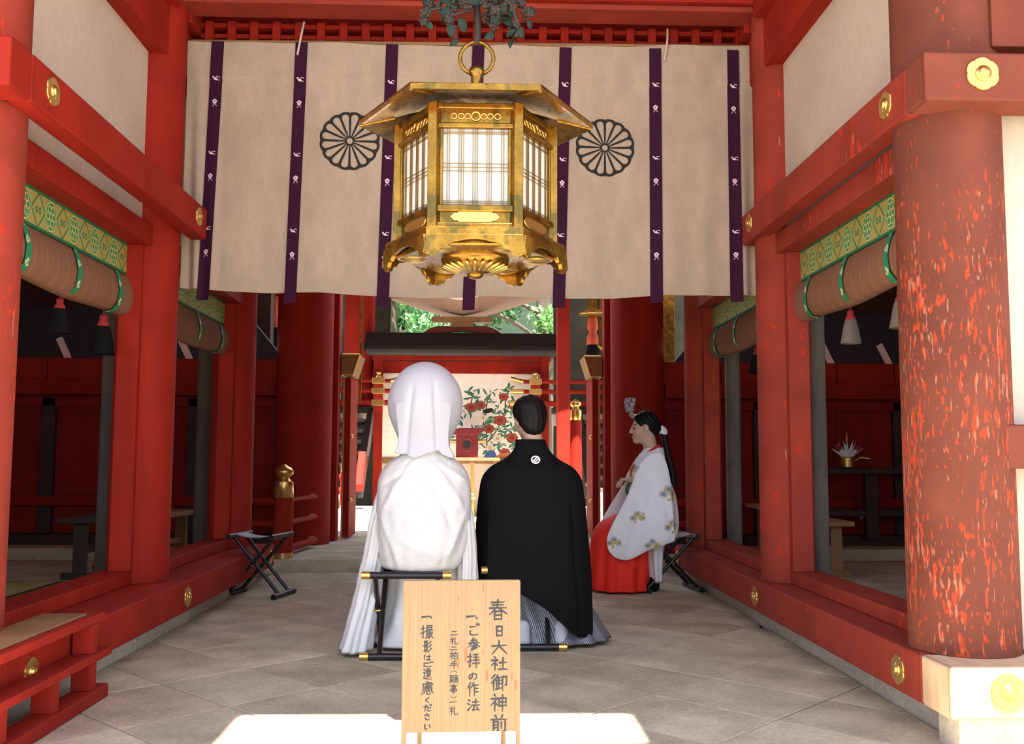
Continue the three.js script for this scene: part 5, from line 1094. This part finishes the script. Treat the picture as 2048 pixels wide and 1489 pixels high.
{ // groom
  const t = thing('person', 'seated groom from behind in a black crested jacket', 'person', [0.283, 0, -5.34]);
  obj('body', bodyGeo({ sh: [0.14, 0.905, 0], hip: [0, 0.52, 0], lap: [0, 0.48, -0.45], hands: [0.08, 0.57, -0.3], head: [-0.012, 1.205, -0.03], headRot: [-0.12, 0.32, 0.05] }), M.skin, t);
  const hm = new THREE.Matrix4().makeRotationFromEuler(new THREE.Euler(-0.12, 0.32, 0.05, 'YXZ'));
  const hair = nets((x, y, z) => {
    let d = smin(ell(x, y - 0.042, z - 0.018, 0.095, 0.096, 0.102), ell(x, y + 0.03, z - 0.065, 0.066, 0.07, 0.05), 0.05);
    d += 0.0025 * Math.sin(x * 190 + y * 20 + 3 * Math.sin(z * 30)) * 0.5 + 0.008 * noise3(x * 9, y * 9, z * 9);
    d = smax(d, -ell(x, y + 0.04, z + 0.11, 0.11, 0.11, 0.085), 0.012);
    return smax(d, -ell(Math.abs(x) - 0.09, y + 0.025, z + 0.005, 0.03, 0.045, 0.03), 0.008);
  }, [-0.11, -0.11, -0.13], [0.11, 0.16, 0.14], 0.006);
  hair.applyMatrix4(hm); hair.translate(-0.012, 1.205, -0.03); obj('hair', hair, M.hair, t);
  const mHaori = new THREE.MeshPhysicalMaterial({ side: THREE.DoubleSide, specularIntensity: 0.25, color: lin(0.006, 0.0058, 0.007), bumpMap: rep(T.weave, 6, 6), bumpScale: 0.001, roughness: 0.85 });
  const fold = (a, y) => 0.006 * Math.sin(a * 6 + 1) * sst(0.95, 0.6, y) + 0.01 * noise3(Math.cos(a) * 1.3, y * 1.5, Math.sin(a) * 1.3) + 0.012 * Math.exp(-(((Math.cos(a) + 0.72) / 0.05) ** 2)) * sst(0.85, 0.6, y) * (Math.sin(a) > 0 ? 1 : 0) - 0.014 * Math.exp(-(((Math.cos(a) - 0.7) / 0.05) ** 2)) * sst(0.9, 0.6, y) * (Math.sin(a) > 0 ? 1 : 0);
  const hem = (a) => { const c = Math.cos(a), s = Math.sin(a); return s > -0.2 ? (c < -0.35 ? 0.31 : lerp(0.3, 0.06, sst(-0.35, 0.72, c))) : lerp(0.12, 0.3, sst(0.6, -0.6, c)); };
  const hr = [[0.02, 0.06, 0.02, 0.27, 0.24], [0.15, 0.04, 0.03, 0.285, 0.23], [0.3, 0.02, 0.05, 0.298, 0.235], [0.42, 0.005, 0.05, 0.305, 0.225], [0.66, 0, 0.02, 0.297, 0.18], [0.8, 0, 0.01, 0.284, 0.16], [0.89, 0, 0, 0.268, 0.145], [0.945, 0, 0, 0.225, 0.125], [0.985, 0, 0, 0.155, 0.1], [1.02, 0, 0.005, 0.112, 0.098], [1.06, 0, 0.008, 0.088, 0.09], [1.095, -0.005, 0.008, 0.08, 0.082]];
  obj('haori_jacket', robe(hr, 144, 90, fold, hem, 0.85, false), mHaori, t);
  // white ring crest between the shoulders
  const cr_ = []; { const ring = new THREE.TorusGeometry(0.021, 0.0045, 8, 28); ring.scale(1, 1, 0.4); cr_.push(uvBox(ring)); const b1 = bx(0.008, 0.034, 0.003, -0.004, 0, 0, 0.001); b1.rotateZ(-0.7); cr_.push(b1); const b2 = bx(0.007, 0.026, 0.003, 0.007, 0.003, 0, 0.001); b2.rotateZ(-0.7); cr_.push(b2); const b3 = bx(0.006, 0.016, 0.003, -0.01, -0.006, 0, 0.001); b3.rotateZ(0.8); cr_.push(b3); }
  const cm = obj('crest', cr_, M.white, t); cm.position.set(0.016, 0.985, 0.122); cm.rotation.x = -0.5; cm.userData.label = 'small white round family crest';
  const stripe = tex(256, 64, (u, v) => { const s = Math.abs(((u * 32) % 1) - 0.5) < 0.2; const n = 0.9 + 0.2 * fbmP(u, v, 30, 8, 2); return s ? [150 * n, 152 * n, 160 * n] : [58 * n, 58 * n, 66 * n]; });
  const mHak = std({ map: rep(stripe, 3, 1), roughness: 0.5 });
  obj('hakama', robe([[0.006, 0.14, -0.1, 0.3, 0.31], [0.1, 0.11, -0.12, 0.27, 0.28], [0.25, 0.05, -0.15, 0.24, 0.26], [0.42, 0, -0.16, 0.23, 0.25], [0.55, 0, -0.12, 0.16, 0.18]], 120, 40, (a, y) => 0.014 * Math.sin(a * 14) * sst(0.5, 0.1, y)), mHak, t);
  for (const s of [-1, 1]) { const g = nets((x, y, z) => smin(cap(x, y, z, [0, 0.03, 0], [0, 0.028, -0.13], 0.034, 0.028), cap(x, y, z, [0, 0.03, 0], [0, 0.1, 0.0], 0.034, 0.036), 0.02), [-0.06, -0.02, -0.2], [0.06, 0.16, 0.06], 0.008); g.translate(0.05 + s * 0.1, 0.012, 0.16); obj('tabi_sock', g, std({ color: lin(0.5, 0.5, 0.55), roughness: 0.9 }), t); }
}
{ // shrine maiden in profile; built facing -z, then turned to face left
  const t = thing('person', 'seated shrine maiden in white printed robe and red skirt trousers', 'person', [1.33, 0, -7.42], Math.PI / 2);
  // in this frame: local z = world x - 1.33, local -x side faces the camera
  obj('body', bodyGeo({ sh: [0.11, 0.92, -0.02], hip: [0, 0.5, 0.04], lap: [0, 0.43, -0.3], hands: [0.045, 0.83, -0.165], head: [0, 1.225, -0.07], headRot: [-0.06, -0.12, 0] }), M.skin, t);
  const hm = new THREE.Matrix4().makeRotationFromEuler(new THREE.Euler(-0.06, -0.12, 0, 'YXZ')), at = (g) => { g.applyMatrix4(hm); g.translate(0, 1.225, -0.07); return g; };
  obj('hair', at(nets((x, y, z) => {
    let d = smin(ell(x, y - 0.042, z - 0.02, 0.083, 0.092, 0.1), ell(x, y + 0.01, z - 0.085, 0.04, 0.045, 0.04), 0.05);
    d += 0.003 * Math.sin(z * 160 + y * 120);
    d = smax(d, -ell(x, y + 0.05, z + 0.105, 0.1, 0.115, 0.085), 0.012);
    return smax(d, -ell(Math.abs(x) - 0.085, y + 0.012, z - 0.0, 0.03, 0.04, 0.03), 0.006);
  }, [-0.11, -0.09, -0.12], [0.11, 0.155, 0.15], 0.0058)), M.hair, t);
  obj('ponytail', tube([[0, 1.21, 0.06], [0, 1.15, 0.085], [0, 1.05, 0.105], [0, 0.9, 0.14], [0, 0.78, 0.155]], 0.026, 30, 12), M.hair, t);
  const pw = nets((x, y, z) => Math.max(ell(x, y, z, 0.034, 0.05, 0.034), Math.abs(y) - 0.04), [-0.05, -0.06, -0.05], [0.05, 0.06, 0.05], 0.006); pw.rotateX(-0.7); pw.translate(0, 1.205, 0.07); obj('paper_hair_wrap', pw, M.white, t);
  // flowered hair ornament over the brow
  const orn = []; for (let i = 0; i < 26; i++) { const g = new THREE.SphereGeometry(0.013 + rnd() * 0.008, 8, 6); g.translate((rnd() - 0.5) * 0.1, 1.36 + rnd() * 0.085, -0.215 + rnd() * 0.06); orn.push(uvBox(g)); }
  for (let i = 0; i < 8; i++) { const g = new THREE.SphereGeometry(0.014, 8, 6); g.translate((rnd() - 0.5) * 0.09, 1.3 + rnd() * 0.05, -0.175 + rnd() * 0.02); orn.push(uvBox(g)); }
  const om = obj('flower_hair_ornament', orn, std({ color: lin(0.36, 0.3, 0.36), roughness: 0.7 }), t); om.userData.kind = 'stuff'; om.userData.label = 'pale mauve flowered hair ornament';
  obj('ornament_comb', [bar([0, 1.3, -0.16], [0, 1.38, -0.185], 0.006, 8), bx(0.08, 0.012, 0.03, 0, 1.325, -0.15, 0.003)], M.goldClean, t);
  const mRed = std({ color: lin(0.9, 0.024, 0.008), roughness: 0.75 });
  obj('hakama', robe([[0.006, 0, -0.275, 0.27, 0.225], [0.1, 0, -0.275, 0.265, 0.22], [0.3, 0, -0.26, 0.25, 0.225], [0.42, 0, -0.245, 0.235, 0.225], [0.5, 0, -0.22, 0.21, 0.2], [0.555, 0, -0.17, 0.15, 0.15], [0.58, 0, -0.15, 0.1, 0.1]], 144, 60, (a, y) => 0.013 * Math.sin(a * 11 + 0.5 + y) * sst(0.52, 0.15, y) + 0.008 * noise3(Math.cos(a), y * 2, Math.sin(a))), mRed, t);
  const mWhite = std({ color: lin(0.82, 0.83, 0.86), roughness: 0.85 });
  obj('under_robe', robe([[0.05, 0, 0.0, 0.16, 0.05], [0.2, 0, -0.01, 0.18, 0.06], [0.45, 0, -0.01, 0.19, 0.09], [0.55, 0, 0, 0.18, 0.1]], 64, 24, (a, y) => 0.006 * Math.sin(a * 8)), mWhite, t);
  // print: blue-grey pine sprays with yellow blossoms
  const printTex = canvasTex(1024, 1024, (x, w, h) => {
    x.fillStyle = '#f3f5f8'; x.fillRect(0, 0, w, h);
    const spray = (cx, cy, k) => {
      x.strokeStyle = 'rgba(128,140,140,0.9)'; x.lineWidth = 5 * k;
      for (let i = 0; i < 3; i++) { const ox = cx + (i - 1) * 46 * k, oy = cy + (i & 1 ? -26 : 14) * k; for (let q = 0; q < 15; q++) { const a = q / 15 * 6.28; x.beginPath(); x.moveTo(ox, oy); x.lineTo(ox + Math.cos(a) * 40 * k, oy + Math.sin(a) * 34 * k); x.stroke(); } }
      x.fillStyle = '#d9bf52'; for (let q = 0; q < 8; q++) { x.beginPath(); x.ellipse(cx + (rnd() - 0.3) * 90 * k, cy + (rnd() - 0.3) * 90 * k, 15 * k, 11 * k, rnd() * 3, 0, 7); x.fill(); }
    };
    for (const [a, b, k] of [[300, 200, 0.9], [620, 430, 1.1], [860, 560, 0.6], [330, 640, 0.9], [640, 720, 1], [180, 420, 0.5], [820, 240, 0.7], [460, 880, 0.9], [760, 920, 0.8], [120, 860, 0.8]]) spray(a, b, k);
  });
  const mPrint = std({ map: printTex, roughness: 0.85 });
  const planar = (g) => { const p = g.attributes.position, u = new Float32Array(p.count * 2); for (let i = 0; i < p.count; i++) { u[2 * i] = (p.getZ(i) + 0.45) / 0.85; u[2 * i + 1] = (p.getY(i) - 0.25) / 0.85; } g.setAttribute('uv', new THREE.BufferAttribute(u, 2)); return g; };
  obj('robe', planar(robe([[0.385, 0, 0.075, 0.17, 0.07], [0.42, 0, 0.06, 0.19, 0.1], [0.55, 0, 0.04, 0.2, 0.13], [0.7, 0, 0.015, 0.19, 0.145], [0.85, 0, -0.03, 0.175, 0.135], [0.95, 0, -0.035, 0.165, 0.12], [1.01, 0, -0.02, 0.13, 0.1], [1.05, 0, -0.005, 0.085, 0.08], [1.085, 0, 0.0, 0.062, 0.065]], 112, 70, (a, y) => 0.008 * Math.sin(a * 8 + y * 9) * sst(1.0, 0.8, y) + 0.012 * noise3(Math.cos(a), y * 2, Math.sin(a)))), mPrint, t);
  // wide hanging sleeves, each a closed fold of cloth
  for (const s of [-1, 1]) {
    const pts = [[-0.05, 1.03], [-0.12, 0.97], [-0.165, 0.9], [-0.21, 0.78], [-0.3, 0.62], [-0.375, 0.48], [-0.4, 0.4], [-0.385, 0.32], [-0.335, 0.27], [-0.26, 0.252], [-0.2, 0.27], [-0.1, 0.32], [0.0, 0.355], [0.085, 0.385], [0.1, 0.4], [0.095, 0.48], [0.09, 0.65], [0.09, 0.82], [0.07, 0.95], [0.03, 1.03]];
    const cv = new THREE.CatmullRomCurve3(pts.map(([z, y]) => V(0, y, z)), true), N = 120, ring = cv.getPoints(N), cz = -0.1, cy = 0.62;
    const g = grid(N, 40, (u, v) => {
      const p = ring[Math.round(u * N) % N], w = Math.sin(v * Math.PI) ** 0.45, side = (v - 0.5) * 2;
      const k = lerp(0.0, 1, w), z = cz + (p.z - cz) * k, y = cy + (p.y - cy) * k;
      const th = 0.045 + 0.016 * Math.sin(z * 34 + y * 16) * sst(0.97, 0.7, y) + 0.014 * Math.exp(-(((z + 0.02 - (0.9 - y) * 0.12) / 0.022) ** 2)) * sst(1, 0.8, y) - 0.016 * Math.exp(-(((z + 0.09 + (0.85 - y) * 0.3) / 0.022) ** 2)) * sst(0.95, 0.8, y) + 0.02 * noise3(z * 4, y * 3, 2);
      const drape = 0.165 + 0.125 * sst(0.97, 0.55, y);
      return [s * (drape + side * th * (0.25 + 0.75 * Math.min(1, Math.hypot(k, 0)))), y, z];
    }, true);
    obj('sleeve', planar(g), mPrint, t);
  }
  obj('collar', [tube([[-0.05, 1.085, 0.04], [-0.07, 1.05, -0.03], [-0.055, 0.98, -0.115], [-0.02, 0.9, -0.168], [0.01, 0.84, -0.17]], 0.014, 24, 8), tube([[0.05, 1.085, 0.04], [0.07, 1.05, -0.03], [0.055, 0.98, -0.115], [0.02, 0.9, -0.168]], 0.014, 24, 8)], std({ color: lin(0.6, 0.02, 0.03), roughness: 0.7 }), t);
  obj('fan_case', [bx(0.05, 0.03, 0.12, -0.0, 0.815, -0.215, 0.01), tube([[-0.05, 0.8, -0.2], [-0.08, 0.76, -0.22], [-0.06, 0.72, -0.21]], 0.012, 12, 8)], std({ color: lin(0.03, 0.1, 0.06), roughness: 0.7 }), t);
  for (const s of [-1, 1]) { const g = nets((x, y, z) => smin(cap(x, y, z, [0, 0.03, 0], [0, 0.026, -0.13], 0.034, 0.028), cap(x, y, z, [0, 0.03, 0], [0, 0.1, 0.0], 0.034, 0.036), 0.02), [-0.06, -0.02, -0.2], [0.06, 0.16, 0.06], 0.008); g.translate(s * 0.1, 0.012, -0.02); obj('sandal', g, M.black, t); }
}
renderer.render(scene, camera);
